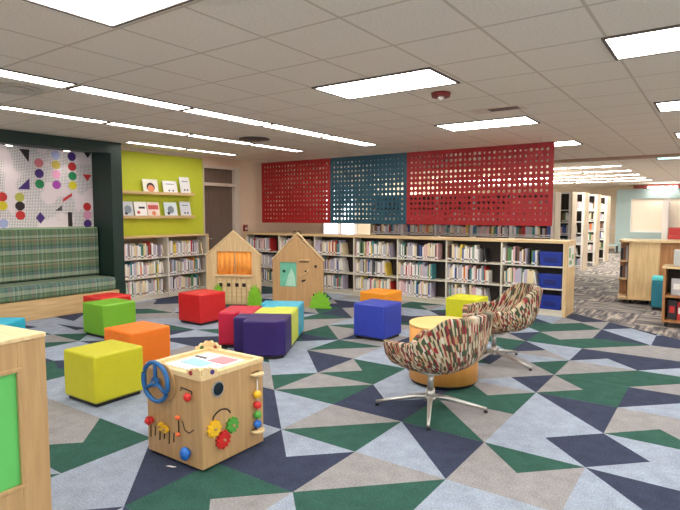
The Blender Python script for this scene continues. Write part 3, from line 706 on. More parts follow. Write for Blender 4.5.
boxobj('backrest_cap', (-8.59, -8.47, YA + .02, 5.03, 1.2705, 1.285), mat('pale_green_trim', (160, 196, 150), .6), t)
for k, (y, nm) in enumerate(((4.54, 'closest to the lime wall'), (3.70, 'farther from the lime wall'), (2.86, 'out at the frame edge'))):
    t = empty('spotlight', 'small white spotlight under the alcove soffit, ' + nm, 'spotlight', (-8.42, y, 2.6), 0, 'alcove spotlights')
    b = MB(); b.cyl((0, 0, -.03), .035, .06, 'white'); b.cyl((0, 0, -.085), .05, .06, 'white', r2=.032); obj('can', b, t)
    b = MB(); b.cyl((0, 0, -.118), .042, .008, emit('spot_glow', (255, 246, 230), 12)); obj('lamp', b, t)
    l = bpy.data.lights.new('spot_beam', 'SPOT'); l.energy = 7; l.spot_size = math.radians(115); l.spot_blend = .8; l.shadow_soft_size = .05; l.color = (1, .93, .84)
    lo = bpy.data.objects.new('spot_beam', l); C.objects.link(lo); lo.parent = t; lo.location = (0, 0, -.14); lo.rotation_euler = (0, math.radians(-8), 0)

# ------------------------------------------------------------------ cube stools
def cube_stool(x, y, c, label, s=.44, h=.41, rz=0, sy=None, ctop=None):
    t = empty('cube_stool', label, 'stool', (x, y, 0.003), rz, 'cube stools'); sy = sy or s
    m = mat('vinyl_%d_%d_%d' % c, c, .42, var=.03, spec=.4)
    b = MB(); b.box(-s / 2, s / 2, -sy / 2, sy / 2, .03, h - .003, m, .022, 3); obj('upholstery', b, t)
    boxobj('plinth', (-s / 2 + .025, s / 2 - .025, -sy / 2 + .025, sy / 2 - .025, 0, .034), 'black', t)
    b = MB(); q = .0015
    zs = h - .05
    for (x0, y0, x1, y1) in ((-s / 2 - q, -sy / 2 - q, s / 2 + q, -sy / 2 + q), (-s / 2 - q, sy / 2 - q, s / 2 + q, sy / 2 + q), (-s / 2 - q, -sy / 2, -s / 2 + q, sy / 2), (s / 2 - q, -sy / 2, s / 2 + q, sy / 2)):
        b.box(x0 + (.02 if x1 - x0 > .1 else 0), x1 - (.02 if x1 - x0 > .1 else 0), y0 + (.02 if y1 - y0 > .1 else 0), y1 - (.02 if y1 - y0 > .1 else 0), zs, zs + .003, m)
    obj('seam', b, t)
    return t
cube_stool(-4.10, 2.455, (196, 192, 34), 'yellow cube stool beside the wooden activity box', rz=.02)
cube_stool(-6.22, 3.82, (118, 178, 46), 'grass green cube stool before the plaid bench', .45)
cube_stool(-4.60, 3.11, (238, 122, 32), 'orange cube stool behind the yellow one')
cube_stool(-6.72, 4.10, (212, 44, 38), 'red cube stool mostly hidden behind the green one')
cube_stool(-6.03, 2.41, (40, 176, 206), 'sky blue cube stool peeking over the wooden cabinet', .44, .41, math.radians(38))
cube_stool(-5.87, 5.0, (206, 34, 36), 'bright red cube stool in front of the orange-curtained playhouse', .46, .42)
cube_stool(-3.38, 5.60, (52, 68, 176), 'royal blue cube stool in the middle of the floor', .43, .43)
cube_stool(-3.93, 6.60, (240, 150, 36), 'orange cube stool directly behind the royal blue one', .44, .41)
cube_stool(-2.66, 6.65, (214, 214, 34), 'lime yellow cube stool behind the patterned chairs', .42, .43)

# interlocking modular seats
def modular(pts, c, label, h=.40, bev=.022):
    t = empty('puzzle_seat', label, 'seat', (-3.94, 3.93, 0.003), math.radians(30), 'interlocking puzzle seats')
    m = mat('vinyl_%d_%d_%d' % c, c, .42, var=.03, spec=.4)
    b = MB(); b.prism(pts, .03, h, m, 'Z', bev); obj('upholstery', b, t)
    cx = sum(p[0] for p in pts) / len(pts); cy = sum(p[1] for p in pts) / len(pts)
    b = MB(); b.prism([(cx + (p[0] - cx) * .93, cy + (p[1] - cy) * .93) for p in pts], 0, .032, 'black'); obj('plinth', b, t)
modular([(-.05, .02), (.30, .02), (.385, .09), (.385, .47), (-.05, .47), (-.05, .44), (-.2, .44), (-.2, .2), (-.05, .2)], (48, 30, 98), 'dark purple puzzle seat at the front of the interlocking row')
modular([(-.05, .475), (.385, .475), (.385, .92), (.1, .92), (.1, .86), (-.05, .86)], (206, 214, 84), 'lime puzzle seat wedged between the purple and cyan ones')
modular([(-.05, .865), (.095, .865), (.095, .925), (.385, .925), (.385, 1.35), (-.12, 1.35), (-.12, 1.12), (-.05, 1.12)], (64, 176, 204), 'cyan puzzle seat at the far end of the interlocking row')
modular([(-.45, .46), (-.25, .46), (-.25, .56), (-.22, .56), (-.22, .455), (-.055, .455), (-.055, .95), (-.45, .95)], (196, 32, 66), 'crimson puzzle seat on the left of the interlocking row')

# ------------------------------------------------------------------ round ottoman
t = empty('round_ottoman', 'round tan orange drum table standing between the two patterned chairs', 'ottoman', (-2.0, 4.46, .003))
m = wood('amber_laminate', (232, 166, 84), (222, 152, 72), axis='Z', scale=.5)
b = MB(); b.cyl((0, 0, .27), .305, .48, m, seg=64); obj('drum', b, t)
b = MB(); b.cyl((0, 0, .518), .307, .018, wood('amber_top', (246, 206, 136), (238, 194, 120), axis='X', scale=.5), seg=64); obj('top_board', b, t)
b = MB(); b.cyl((0, 0, .015), .285, .03, 'black', seg=48); obj('plinth', b, t)

# ------------------------------------------------------------------ swivel chairs
def smooth(a, b, x):
    x = max(0, min(1, (x - a) / (b - a))); return x * x * (3 - 2 * x)
def swivel_chair():
    t = empty('swivel_chair', '', 'chair', group='patterned swivel chairs')
    # shell: angle phi from the back (0) round to the front (180)
    NP, NT = 72, 16
    b = MB(); bm = b.bm; uvl = bm.loops.layers.uv.new('UVMap')
    def rim(phi):
        a = abs(phi)
        z = .775 - .215 * smooth(44, 82, a) - .02 * smooth(90, 135, a) - .10 * smooth(138, 166, a)
        ex = 3.4; c, s = math.cos(math.radians(phi)), math.sin(math.radians(phi))
        k = (abs(c) ** ex + abs(s) ** ex) ** (-1 / ex)
        ax = .335; ay = .33 if c > 0 else .30
        x = ax * s * k; y = -ay * c * k
        y -= .10 * (1 - smooth(30, 80, a)) * 1.0
        return Vector((x, y, z))
    def pt(phi, tt):
        R = rim(phi); z0 = .315
        rr = 1 - (1 - tt) ** 2.6
        zz = tt ** 2.3
        back = 1 - smooth(60, 120, abs(phi))
        x = R.x * (rr * (1 - .12 * (1 - tt))); y = R.y * (rr * (1 - .15 * back * (1 - tt) * 2 * tt))
        lift = .03 * smooth(70, 140, abs(phi)) * rr * (1 - tt)
        return Vector((x, y, z0 + (R.z - z0) * zz + lift))
    grid = []
    for j in range(NT + 1):
        tt = .03 + .97 * j / NT
        grid.append([bm.verts.new(pt(-180 + 360 * i / NP, tt)) for i in range(NP)])
    fs = []
    for j in range(NT):
        for i in range(NP):
            i2 = (i + 1) % NP
            f = bm.faces.new((grid[j][i], grid[j][i2], grid[j + 1][i2], grid[j + 1][i])); fs.append(f)
            us = [i, i + 1, i + 1, i]; vs = [j, j, j + 1, j + 1]
            for l, u_, v_ in zip(f.loops, us, vs):
                tt = .03 + .97 * v_ / NT
                l[uvl].uv = (u_ / NP * 2.1, tt * (.45 + .0 * u_))
    fs.append(bm.faces.new(grid[0]))
    bmesh.ops.recalc_face_normals(bm, faces=fs)
    b.faces(fs, 'chairfab', True)
    o = obj('shell', b, t)
    so = o.modifiers.new('thick', 'SOLIDIFY'); so.thickness = .055; so.offset = -1 if True else 1
    bv = o.modifiers.new('soft', 'BEVEL'); bv.width = .014; bv.segments = 3; bv.limit_method = 'ANGLE'; bv.angle_limit = math.radians(50)
    # cushion
    b = MB(); bm = b.bm; uvl = bm.loops.layers.uv.new('UVMap'); rings = []
    prof = [(.05, .355), (.8, .36), (.97, .39), (1.0, .42), (.96, .455), (.8, .47), (.4, .475), (.02, .475)]
    def out(a, k):
        c, s = math.cos(a), math.sin(a); q = (abs(c) ** 3 + abs(s) ** 3) ** (-1 / 3)
        return .262 * s * q * k, (.27 if c < 0 else .20) * -c * q * k + .03
    for k, z in prof:
        rings.append([bm.verts.new((*out(2 * PI * i / 36, k), z - (.02 if k > .9 else 0))) for i in range(36)])
    fs = []
    for r0, r1 in zip(rings, rings[1:]):
        for i in range(36): fs.append(bm.faces.new((r0[i], r0[(i + 1) % 36], r1[(i + 1) % 36], r1[i])))
    fs += [bm.faces.new(rings[0]), bm.faces.new(rings[-1])]
    bmesh.ops.recalc_face_normals(bm, faces=fs)
    for f in fs:
        for l in f.loops: l[uvl].uv = (l.vert.co.x, l.vert.co.y)
    b.faces(fs, 'chairfab', True); obj('seat_cushion', b, t)
    # pedestal
    b = MB(); b.cyl((0, 0, .30), .10, .02, 'chrome', r2=.07); b.cyl((0, 0, .22), .024, .16, 'chrome'); b.cyl((0, 0, .12), .034, .09, 'chrome'); b.cyl((0, 0, .085), .045, .03, 'chrome'); obj('pedestal', b, t)
    for k in range(4):
        a = k * PI / 2; c, s = math.cos(a), math.sin(a)
        pts = [(c * .02, s * .02, .10), (c * .12, s * .12, .092), (c * .28, s * .28, .058), (c * .42, s * .42, .028)]
        b = MB(); b.tube(pts, [.022, .020, .015, .011], 'chrome'); lg = obj('leg', b, t)
        b = MB(); b.cyl((c * .415, s * .415, .009), .016, .018, 'black', seg=14, r2=.012); obj('glide', b, lg)
    return t
ch = swivel_chair(); ch['label'] = 'patterned swivel armchair nearest, its back turned to us beside the drum table'
ch.location = (-1.775, 3.73, .003)
base1 = math.radians(23.8)
def place_chair(t, base, shell):
    """turn the swivel base and the shell independently"""
    t.rotation_euler = (0, 0, base)
    for c in t.children:
        if c.name.split('.')[0] in ('shell', 'seat_cushion'): c.rotation_euler = (0, 0, shell - base)
ch2 = copy_tree(ch); ch2['label'] = 'patterned swivel armchair behind, seat facing the drum table'; ch2.location = (-1.84, 5.33, .003)
# facing direction: local +y is the front of the seat
def face(az): return math.radians(az) - PI / 2
place_chair(ch, base1, face(170)); place_chair(ch2, math.radians(-15), face(214))

# ------------------------------------------------------------------ wooden activity box
t = empty('activity_box', 'wooden activity cube with gears, beads and a blue wheel on the carpet', 'activity toy', (-2.905, 2.02, .004))
S, Hh = .51, .57
b = MB(); b.box(0, S, 0, S, .012, Hh - .03, 'birch', .004); obj('body', b, t)
b = MB(); b.box(.02, S - .02, .02, S - .02, 0, .013, 'black'); obj('base', b, t)
b = MB()
b.box(-.004, S + .004, -.004, .035, Hh - .03, Hh, 'birch_top', .003); b.box(-.004, S + .004, S - .035, S + .004, Hh - .03, Hh, 'birch_top', .003)
b.box(-.004, .035, .035, S - .035, Hh - .03, Hh, 'birch_top', .003); b.box(S - .035, S + .004, .035, S - .035, Hh - .03, Hh, 'birch_top', .003)
obj('top_frame', b, t)
b = MB(); b.box(.035, S - .035, .035, S - .035, Hh - .03, Hh - .018, 'birch_top'); tp = obj('top_board', b, t)
b = MB(); g1 = mat('tray_white', (236, 236, 238), .3); g2 = mat('tray_pink', (236, 140, 150), .4); g3 = mat('tray_blue', (150, 206, 226), .4)
b.box(.08, .43, .08, .43, Hh - .018, Hh - .012, g1, .002); b.box(.25, .40, .28, .40, Hh - .012, Hh - .008, g2); b.box(.13, .32, .16, .26, Hh - .012, Hh - .008, g3); b.box(.1, .2, .3, .32, Hh - .012, Hh - .007, mat('ink_slate', (90, 80, 96), .5)); b.box(.34, .42, .1, .12, Hh - .012, Hh - .007, MATS['ink_slate'])
obj('picture_tray', b, t)
def crest(cx, cy, along, name_c):
    """scalloped corner trim: two wavy boards meeting at a corner"""
    g = []
    for d in along:
        pts = [(0, -.03)]
        for k in range(0, 31):
            u = .115 * k / 30; pts.append((u, .034 + .012 * abs(math.sin(u / .115 * PI * 2.5)) - .026 * (u / .115) ** 2))
        pts.append((.115, -.03))
        b = MB()
        lo = []
        if d[0]: P2 = [(cx + d[0] * u, z + Hh) for u, z in pts]; y0 = cy; b.prism(P2, y0 - .009, y0 + .009, 'birch_top', 'Y')
        else: P2 = [(cy + d[1] * u, z + Hh) for u, z in pts]; b.prism(P2, cx - .009, cx + .009, 'birch_top', 'X')
        obj('corner_trim', b, t)
    for c, (px_, py_) in zip(name_c, ((cx + along[0][0] * .075, cy), (cx, cy + along[1][1] * .075))):
        b = MB(); b.cyl((px_, py_, Hh + .008), .014, .03, mat('peg_%d_%d_%d' % c, c, .4), 'Y' if py_ == cy else 'X', 14); obj('peg', b, t)
crest(S - .004, .004, ((-1, 0), (0, 1)), ((150, 40, 40), (70, 50, 120)))
crest(.006, S - .006, ((1, 0), (0, -1)), ((150, 60, 40), (70, 110, 50)))
F = -.001   # front-left face is y=0, front-right face is x=S
blue = mat('wheel_blue', (30, 98, 160), .35)
b = MB(); b.tube([(.15 + .118 * math.cos(a * PI / 18), -.045, .485 + .118 * math.sin(a * PI / 18)) for a in range(36)], .014, blue, closed=True)
for a in (90, 210, 330):
    ca, sa = math.cos(math.radians(a)), math.sin(math.radians(a)); b.tube([(.15, -.045, .485), (.15 + .112 * ca, -.045, .485 + .112 * sa)], .012, blue)
b.cyl((.15, -.045, .485), .03, .02, blue, 'Y'); wh = obj('steering_wheel', b, t)
b = MB(); b.cyl((.17, -.006, .475), .115, .01, 'tan', 'Y', 36); obj('wheel_backing', b, t)
b = MB(); b.cyl((.15, -.022, .485), .012, .04, 'chrome', 'Y', 12); b.cyl((.15, -.058, .485), .008, .006, 'chrome', 'Y', 12); obj('hub', b, wh)
def colm(c): return mat('toy_%d_%d_%d' % c, c, .35)
RED, YEL, GRN, BLU, ORG = colm((206, 44, 40)), colm((240, 190, 40)), colm((80, 160, 60)), colm((40, 110, 200)), colm((236, 110, 60))
slotm = mat('slot_dark', (44, 30, 24), .8)
b = MB(); b.tube([(.33, -.002, .455), (.335, -.002, .473), (.39, -.002, .47), (.43, -.002, .465), (.43, -.002, .45)], .005, slotm); obj('slot', b, t)
b = MB(); b.ball((.418, -.026, .437), .026, RED, sy=.8); b.cyl((.418, -.004, .437), .008, .02, 'birch', 'Y', 10); obj('slider_knob', b, t)
b = MB(); b.cyl((.046, -.016, .215), .028, .03, RED, 'Y', 20, r2=.02); b.ball((.046, -.036, .215), .018, RED); obj('slider_knob', b, t)
def gear(cx, cz, r, m, plane, n=10, name='gear'):
    pts = []
    for k in range(n * 4):
        a = 2 * PI * k / (n * 4); rr = r * (1.12 if (k % 4) in (0, 1) else .88); pts.append((cx + rr * math.cos(a), cz + rr * math.sin(a)))
    b = MB(); b.prism(pts, *( (-.022, -.004) if plane == 'Y' else (S + .004, S + .022)), m, plane)
    if plane == 'Y': b.cyl((cx, -.026, cz), .008, .012, 'birch', 'Y', 12)
    else: b.cyl((S + .026, cx, cz), .008, .012, 'birch', 'X', 12)
    return obj(name, b, t)
gear(.150, .198, .024, YEL, 'Y', 8); gear(.192, .190, .022, YEL, 'Y', 8)
b = MB()
for k in range(6): b.tube([(.03 + k * .045, -.002, .10 + .02 * (k % 2)), (.035 + k * .045, -.002, .18)], .0035, slotm, 6)
obj('track_groove', b, t)
for z in (.287, .185):
    b = MB(); b.ball((.31, -.014, z), .013, ORG, sx=1.5); obj('peg', b, t)
b = MB(); b.tube([(.305, -.002, .19), (.305, -.002, .285)], .004, slotm, 6); b.tube([(.34, -.002, .27), (.36, -.002, .22), (.40, -.002, .21), (.44, -.002, .24)], .003, slotm, 6); obj('track_groove', b, t)
b = MB(); b.ball((.388, -.028, .092), .034, BLU, sy=.8, sz=1.2); b.cyl((.388, -.006, .092), .02, .012, BLU, 'Y', 16); obj('blue_knob', b, t)
# right face (x = S): window, arc slot, gears, bead column with two little shelves
b = MB(); b.cyl((S + .003, .124, .465), .047, .006, 'chrome', 'X', 32); b.cyl((S + .007, .124, .465), .038, .004, mat('mirror_dark', (70, 82, 90), .1, .8), 'X', 32); obj('round_mirror', b, t)
b = MB(); b.tube([(S + .0015, .15 + .075 * math.cos(math.radians(a)), .27 + .062 * math.sin(math.radians(a))) for a in range(20, 161, 14)], .005, slotm, 8); obj('arc_slot', b, t)
gear(.082, .238, .046, YEL, 'X', 10); gear(.225, .215, .044, GRN, 'X', 10); gear(.150, .150, .050, RED, 'X', 11)
for z in (.485, .115):
    b = MB(); b.cyl((S + .024, .430, z), .045, .016, 'birch_top', 'Z', 24); b.box(S + .001, S + .024, .388, .472, z - .008, z + .008, 'birch_top'); obj('bead_shelf', b, t)
b = MB(); b.cyl((S + .026, .430, .30), .005, .36, 'chrome', seg=10); rod = obj('bead_rod', b, t)
for z, m2, nm in ((.351, YEL, 'yellow'), (.282, RED, 'red'), (.217, GRN, 'green'), (.158, BLU, 'blue')):
    b = MB(); b.ball((S + .026, .430, z), .027, m2, sz=.95); o = obj('bead', b, rod); o['label'] = nm + ' wooden bead'
b = MB(); b.prism([(0, 0), (.05, .015), (.06, .03), (.012, .016)], .004, .0055, 'white'); o = obj('paper_scrap', b); o.location = (-2.64, 1.95, 0); tag(o, 'tiny white paper scrap on the carpet by the activity cube', 'paper')

# ------------------------------------------------------------------ playhouse panels
def leafy(b, cx, w, h, m, y0, y1):
    """cut-out bush: a scalloped fan of leaves, really a thick board"""
    pts = [(cx - w / 2, 0)]
    n = 9
    for k in range(n * 4 + 1):
        a = PI - PI * k / (n * 4); r = 1 + .13 * math.cos(k * PI / 2 * 1.0)
        pts.append((cx + w / 2 * r * math.cos(a), max(0, h * (.06 + .94 * math.sin(a)) * r)))
    pts.append((cx + w / 2, 0)); b.prism(pts, y0, y1, m, 'Y')
def house(loc, rz, w, eave, apex, label, wm, win, kind):
    t = empty('playhouse_panel', label, 'playhouse', loc, rz, 'wooden playhouse panels'); th = .035
    wx0, wx1, wz0, wz1 = win
    def outl(z0): return None
    top = lambda x: eave + (apex - eave) * (1 - abs(x - w / 2) / (w / 2))
    b = MB()
    b.prism([(0, 0), (wx0, 0), (wx0, top(wx0)), (0, top(0))], 0, th, wm, 'Y')
    b.prism([(wx1, 0), (w, 0), (w, top(w)), (wx1, top(wx1))], 0, th, wm, 'Y')
    b.prism([(wx0, wz1), (wx1, wz1), (wx1, top(wx1)), (w / 2, apex), (wx0, top(wx0))] if wx0 < w / 2 < wx1 else [(wx0, wz1), (wx1, wz1), (wx1, top(wx1)), (wx0, top(wx0))], 0, th, wm, 'Y')
    b.prism([(wx0, 0), (wx1, 0), (wx1, wz0), (wx0, wz0)], 0, th, wm, 'Y')
    obj('house_board', b, t)
    # roof edge
    b = MB()
    for s in (0, 1):
        x0, x1 = (0, w / 2) if s == 0 else (w, w / 2); dx = -.012 if s == 0 else .012
        b.prism([(x0 + dx, eave + .004), (x1, apex + .006), (x1, apex + .028), (x0 + dx, eave + .026)], -.006, th + .006, 'birch_top', 'Y')
    obj('roof_trim', b, t)
    for x in (.08, w - .08):
        b = MB(); b.box(x - .02, x + .02, .035, .26, 0, .03, wm); obj('foot', b, t)
    return t
def az(px):  # heading of a board that squarely faces the viewer at this bearing (degrees left of +y)
    return math.radians(px)
H1 = house((-6.96, 6.03, .004), math.radians(27), .93, .80, 1.20, 'wooden playhouse front with orange curtains beside the door', 'maple', (.18, .78, .50, .88), 1)
org = mat('orange_felt', (255, 166, 74), .8, var=.06, scale=30)
for k, (x0, x1) in enumerate(((.19, .475), (.495, .77))):
    b = MB(); bm = b.bm; n = 24; vs = []
    for i in range(n + 1):
        x = x0 + (x1 - x0) * i / n; y = .022 + .009 * math.sin(i / n * PI * 7); vs.append((bm.verts.new((x, y, .50)), bm.verts.new((x, y, .89))))
    fs = [bm.faces.new((vs[i][0], vs[i + 1][0], vs[i + 1][1], vs[i][1])) for i in range(n)]
    b.faces(fs, org, True); o = obj('curtain', b, H1); so = o.modifiers.new('t', 'SOLIDIFY'); so.thickness = .004
b = MB(); b.box(.16, .80, -.045, .0, .475, .50, 'birch_top'); obj('counter', b, H1)
for k in range(7):
    x = .20 + k * .083
    b = MB(); b.prism([(x, .02), (x + .066, .02), (x + .066, .40), (x + .033, .44), (x, .40)], -.016, -.001, 'birch_top', 'Y'); pk = obj('picket', b, H1)
b = MB()
for x in (.25, .39, .53, .65): b.box(x - .03, x + .03, -.0185, -.0165, .30, .36, slotm)
obj('square_hole', b, H1)
bush = mat('lime_bush', (128, 196, 40), .5, var=.1)
for cx, w_ in ((.22, .2), (.84, .24)):
    b = MB(); leafy(b, cx, w_, .31, bush, -.06, -.035); b.box(cx - .05, cx + .05, -.034, -.018, 0, .03, bush); obj('bush_cutout', b, H1)
H2 = house((-5.97, 6.56, .004), math.radians(19), .87, .74, 1.18, 'tan playhouse front with a green window and cut-out slots', 'tan', (.13, .42, .32, .72), 2)
b = MB(); b.box(.13, .42, .012, .02, .32, .72, mat('green_window', (110, 190, 160), .3, var=.12, scale=6)); wn = obj('window_sheet', b, H2)
b = MB(); pale = mat('pale_mint', (176, 222, 196), .5); dkm = mat('teal_dark', (30, 70, 66), .6)
b.prism([(.22, .33), (.40, .33), (.385, .5), (.33, .62), (.27, .5)], .006, .011, pale, 'Y'); b.prism([(.2 + .025 * math.cos(a * PI / 6), .57 + .025 * math.sin(a * PI / 6)) for a in range(12)], .006, .011, dkm, 'Y'); obj('window_cutout', b, wn)
for pts in ([(.47, .72), (.63, .72), (.63, .735), (.47, .735)], [(.55, .59), (.63, .59), (.59, .54)], [(.50, .43), (.58, .45), (.57, .42), (.51, .40)],
            [(.745 + .024 * math.cos(a * PI / 6), .66 + .024 * math.sin(a * PI / 6)) for a in range(12)], [(.70, .19), (.745, .19), (.745, .22), (.70, .22)]):
    b = MB(); b.prism(pts, -.002, -.0002, slotm, 'Y'); obj('cut_slot', b, H2)
for pts in ([(.47, -.008, .50), (.55, -.01, .52), (.63, -.008, .60)], [(.47, -.008, .76), (.66, -.008, .76)]):
    b = MB(); b.tube(pts, .008, 'birch_top', 8); obj('wooden_bar', b, H2)
b = MB(); leafy(b, .84, .34, .25, bush, -.07, -.04); b.box(.75, .85, -.039, -.002, 0, .03, bush); obj('bush_cutout', b, H2)

# ------------------------------------------------------------------ wooden cabinet at the near left
t = empty('wooden_cabinet', 'light wooden cabinet with a green inset panel at the near left', 'cabinet', (-2.545, 1.235, .003), math.radians(6))
# local: corner at the origin, front face x=0 running to -y, depth to -x
b = MB(); b.box(-.6, -.02, -1.1, 0, 0, .93, 'birch', .003); obj('carcass', b, t)
b = MB(); b.box(-.61, .004, -1.11, .004, .93, .95, 'birch_top', .003); obj('top_board', b, t)
b = MB(); b.box(-.02, 0, -.13, 0, 0, .93, 'birch', .002); b.box(-.02, 0, -1.1, -.97, 0, .93, 'birch', .002); b.box(-.02, 0, -.97, -.13, .80, .93, 'birch', .002); b.box(-.02, 0, -.97, -.13, 0, .27, 'birch', .002); obj('face_frame', b, t)
b = MB()
for d0, e in ((0, .012),):
    b.box(-.012, .006, -.985, -.115, .795, .815, 'birch', .004); b.box(-.012, .006, -.985, -.115, .26, .28, 'birch', .004); b.box(-.012, .006, -.135, -.115, .28, .795, 'birch', .004); b.box(-.012, .006, -.985, -.965, .28, .795, 'birch', .004)
obj('panel_moulding', b, t)
b = MB(); b.box(-.018, -.012, -.97, -.13, .27, .80, mat('green_inset', (104, 200, 104), .4, var=.06, scale=4)); obj('green_panel', b, t)

# ------------------------------------------------------------------ cases at the right
t = empty('rounded_bookcase', 'light wooden mobile bookcase with rounded base on dark casters', 'bookcase', (0, 0, .003))
P = [(-1.42, 10.35), (-1.40, 10.18), (-1.33, 10.06), (-1.20, 10.02), (-.86, 10.12), (-.3, 10.32), (-.3, 10.9), (-1.42, 10.9)]
for z0, z1, nm in ((.08, .12, 'base_board'), (1.03, 1.06, 'top_board')):
    b = MB(); b.prism(P, z0, z1, 'maple_x'); obj(nm, b, t)
b = MB(); b.prism([(-1.235, 10.06), (-.82, 10.16), (-.82, 10.19), (-1.235, 10.09)], .12, 1.03, 'maple'); obj('front_panel', b, t)
b = MB(); b.prism([(-.80, 10.25), (-.32, 10.36), (-.32, 10.4), (-.80, 10.29)], .12, 1.03, 'brownwood'); b.box(-.83, -.80, 10.19, 10.8, .12, 1.03, 'maple'); obj('side_panel', b, t)
b = MB(); b.box(-1.40, -1.235, 10.42, 10.45, .12, 1.03, 'brownwood'); b.box(-1.25, -1.235, 10.1, 10.42, .12, 1.03, 'darkback'); b.box(-1.41, -1.38, 10.45, 10.85, .12, 1.03, 'brownwood'); obj('inner_partition', b, t)
for z in (.40, .70):
    b = MB(); b.prism([(-1.40, 10.41), (-1.39, 10.2), (-1.32, 10.09), (-1.255, 10.06), (-1.255, 10.41)], z, z + .022, 'maple_x'); obj('shelf', b, t)
for x, y in ((-1.2, 10.2), (-.95, 10.2), (-.4, 10.45), (-1.3, 10.75), (-.4, 10.8)):
    b = MB(); b.cyl((x, y, .04), .04, .03, 'black', 'X', 16); b.box(x - .012, x + .012, y - .012, y + .012, .04, .085, 'black'); obj('caster', b, t)
for z, n_ in ((.722, 'upper'), (.422, 'lower')):
    for k, c in enumerate(('black', 'brown', 'pale grey')):
        b = MB(); b.box(-.02, .02, 0, .16, 0, .2 + .02 * k, mat('book_' + c.replace(' ', '_'), COL[c], .5), .002); o = obj('paperback', b); o.location = (-1.36 + .042 * k, 10.24, z + .001)
        tag(o, '%s book on the %s shelf of the rounded wooden bookcase' % (c, n_), 'book')
t = empty('stool', 'tall teal stool tucked behind the brown display shelf', 'stool', (-.72, 9.75, .003))
b = MB(); b.box(-.13, .13, -.13, .13, .05, .46, mat('teal_vinyl', (30, 120, 140), .5), .02); obj('upholstery', b, t)
b = MB(); b.box(-.13, .13, -.13, .13, .462, .53, mat('aqua_vinyl', (90, 210, 216), .5), .02); obj('seat_pad', b, t)
boxobj('plinth', (-.11, .11, -.11, .11, 0, .05), 'black', t)
t = empty('display_shelf', 'brown wooden display shelf on casters at the right edge', 'shelf', (-.60, 8.28, .003))
boxobj('side_panel', (0, .03, 0, .42, .07, .78), 'brownwood', t); boxobj('side_panel', (.87, .9, 0, .42, .07, .78), 'brownwood', t)
for z, nm in ((.07, 'base_board'), (.40, 'shelf'), (.78, 'top_board')): boxobj(nm, (-.015 if z > .7 else .03, .915 if z > .7 else .87, -.015, .42, z, z + .025), 'maple_x' if z > .7 else 'brownwood', t)
boxobj('back_panel', (.03, .87, .4, .415, .095, .78), 'darkback', t)
for x, y in ((.05, .05), (.85, .05), (.05, .37), (.85, .37)):
    b = MB(); b.cyl((x, y, .035), .034, .03, 'black', 'X', 16); obj('caster', b, t)
for k, (c, w_, h_, z, dx) in enumerate((('pale grey', .12, .22, .426, .09), ('green', .12, .2, .426, .22), ('black', .1, .26, .096, .06), ('red', .06, .24, .096, .17), ('pale grey', .1, .25, .096, .24), ('pink', .08, .24, .096, .35))):
    b = MB(); b.box(0, w_, 0, .03, 0, h_, mat('book_' + c.replace(' ', '_'), COL[c], .5), .002); b.box(w_ * .2, w_ * .8, -.001, 0, h_ * .35, h_ * .7, PM['red'] if c == 'black' else 'white'); o = obj('picture_book', b); o.location = (-.60 + dx, 8.36, z + .003)
    tag(o, '%s picture book facing out, %s level of the brown display shelf%s' % (c, 'middle' if z > .3 else 'bottom', ', by the side' if dx < .1 else ''), 'book')
b = MB(); b.box(-.50, -.2, 8.42, 8.62, .811, 1.02, mat('light_grey_box', (186, 190, 190), .6), .006); tag(obj('grey_box', b), 'light grey box standing on the brown display shelf', 'box')

# ------------------------------------------------------------------ camera
cam = bpy.data.cameras.new('camera'); co = bpy.data.objects.new('camera', cam); C.objects.link(co)
cam.sensor_fit = 'HORIZONTAL'; cam.sensor_width = 36; cam.lens = 541.0 / 680 * 36; cam.clip_start = .05; cam.clip_end = 100
co.location = (0, 0, 1.5); co.rotation_euler = (PI / 2 - math.atan(41 / 541), 0, 0.6135); sc.camera = co

# ------------------------------------------------------------------ books: largest 290 in view on their own, the rest as one mass
def book_mesh(ck):
    me = bpy.data.meshes.get('book_' + ck)
    if me: return me
    m = mat('book_' + ck.replace(' ', '_'), COL[ck], .5, var=.12, scale=9)
    b = MB()          # unit book: x thickness, y depth (spine at y=0), z height
    b.box(-.5, -.42, 0, 1, 0, 1, m); b.box(.42, .5, 0, 1, 0, 1, m); b.box(-.42, .42, 0, .03, 0, 1, m); b.box(-.42, .42, .03, .97, .012, .985, 'white')
    b.box(-.5, .5, -.004, 0, .10, .2, 'white' if ck not in ('white', 'cream') else mat('spine_band', (120, 110, 120), .5))
    me = b.mesh('book_' + ck); return me
bpy.context.view_layer.update(); dg = bpy.context.evaluated_depsgraph_get()
cp = Vector((0, 0, 1.5)); Mi = co.matrix_world.inverted()
def inview(p):
    q = Mi @ p; return q.z < 0 and abs(q.x / -q.z) < 340 / 541 and abs(q.y / -q.z) < 255 / 541
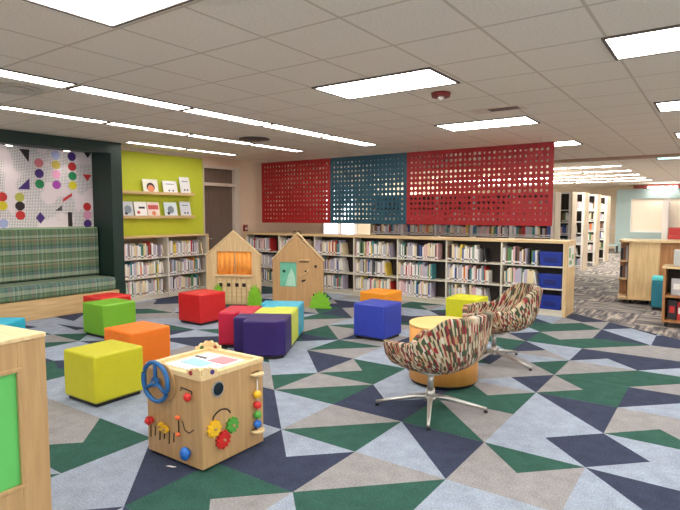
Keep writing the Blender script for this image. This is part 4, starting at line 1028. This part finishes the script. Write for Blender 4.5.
for s in BOOKS:
    vis = 0
    nrm = Vector((0, -1, 0)) if s['rz'] == 0 else Vector((1, 0, 0))
    for f in (.3, .6, .9):
        p = s['p'] + Vector((0, 0, s['h'] * f)) + nrm * .02
        if not inview(p): continue
        d = p - cp; L = d.length
        if not sc.ray_cast(dg, cp, d.normalized(), distance=L - .005)[0]: vis += 1
    d = (s['p'] - cp); s['score'] = 0 if s['group'] == 'far' or vis == 0 else vis * s['t'] * s['h'] / d.length ** 2 * abs(d.normalized().dot(nrm))
BOOKS.sort(key=lambda s: -s['score'])
mass = bmesh.new(); mmats = []; keep = BOOKS[:290]
def bmat(s): return Matrix.Translation(s['p']) @ Matrix.Rotation(s['rz'], 4, 'Z') @ Matrix.Rotation(s['lean'], 4, 'Y') @ Matrix.Diagonal((s['t'], s['d'], s['h'], 1))
for s in keep:
    o = bpy.data.objects.new('book', book_mesh(s['c'])); C.objects.link(o)
    o.matrix_world = bmat(s); tag(o, '%s-spined book %s' % (s['c'], s['where']), 'book', s['group'])
for s in BOOKS[290:]:
    me = book_mesh(s['c']); n0 = len(mass.verts); f0 = len(mass.faces)
    mass.from_mesh(me); mass.verts.ensure_lookup_table(); mass.faces.ensure_lookup_table()
    Mx = bmat(s)
    for v in mass.verts[n0:]: v.co = Mx @ v.co
    idx = []
    for m in me.materials:
        if m not in mmats: mmats.append(m)
        idx.append(mmats.index(m))
    for f in mass.faces[f0:]: f.material_index = idx[f.material_index]
me = bpy.data.meshes.new('distant_books'); mass.to_mesh(me); mass.free()
for m in mmats: me.materials.append(m)
o = obj('shelved_books', me, kind='stuff'); tag(o, 'the remaining small books on the shelves and the tall stacks', 'books')

# ------------------------------------------------------------------ world and colour
wd = bpy.data.worlds.new('world'); sc.world = wd; wd.use_nodes = True; wd.node_tree.nodes['Background'].inputs[0].default_value = (.9, .95, 1, 1); wd.node_tree.nodes['Background'].inputs[1].default_value = .3
sc.view_settings.view_transform = 'Standard'; sc.view_settings.look = 'None'; sc.view_settings.gamma = 1; sc.view_settings.use_curve_mapping = False; sc.view_settings.exposure = 0.1
sc.cycles.use_denoising = True; sc.cycles.max_bounces = 8; sc.cycles.diffuse_bounces = 5
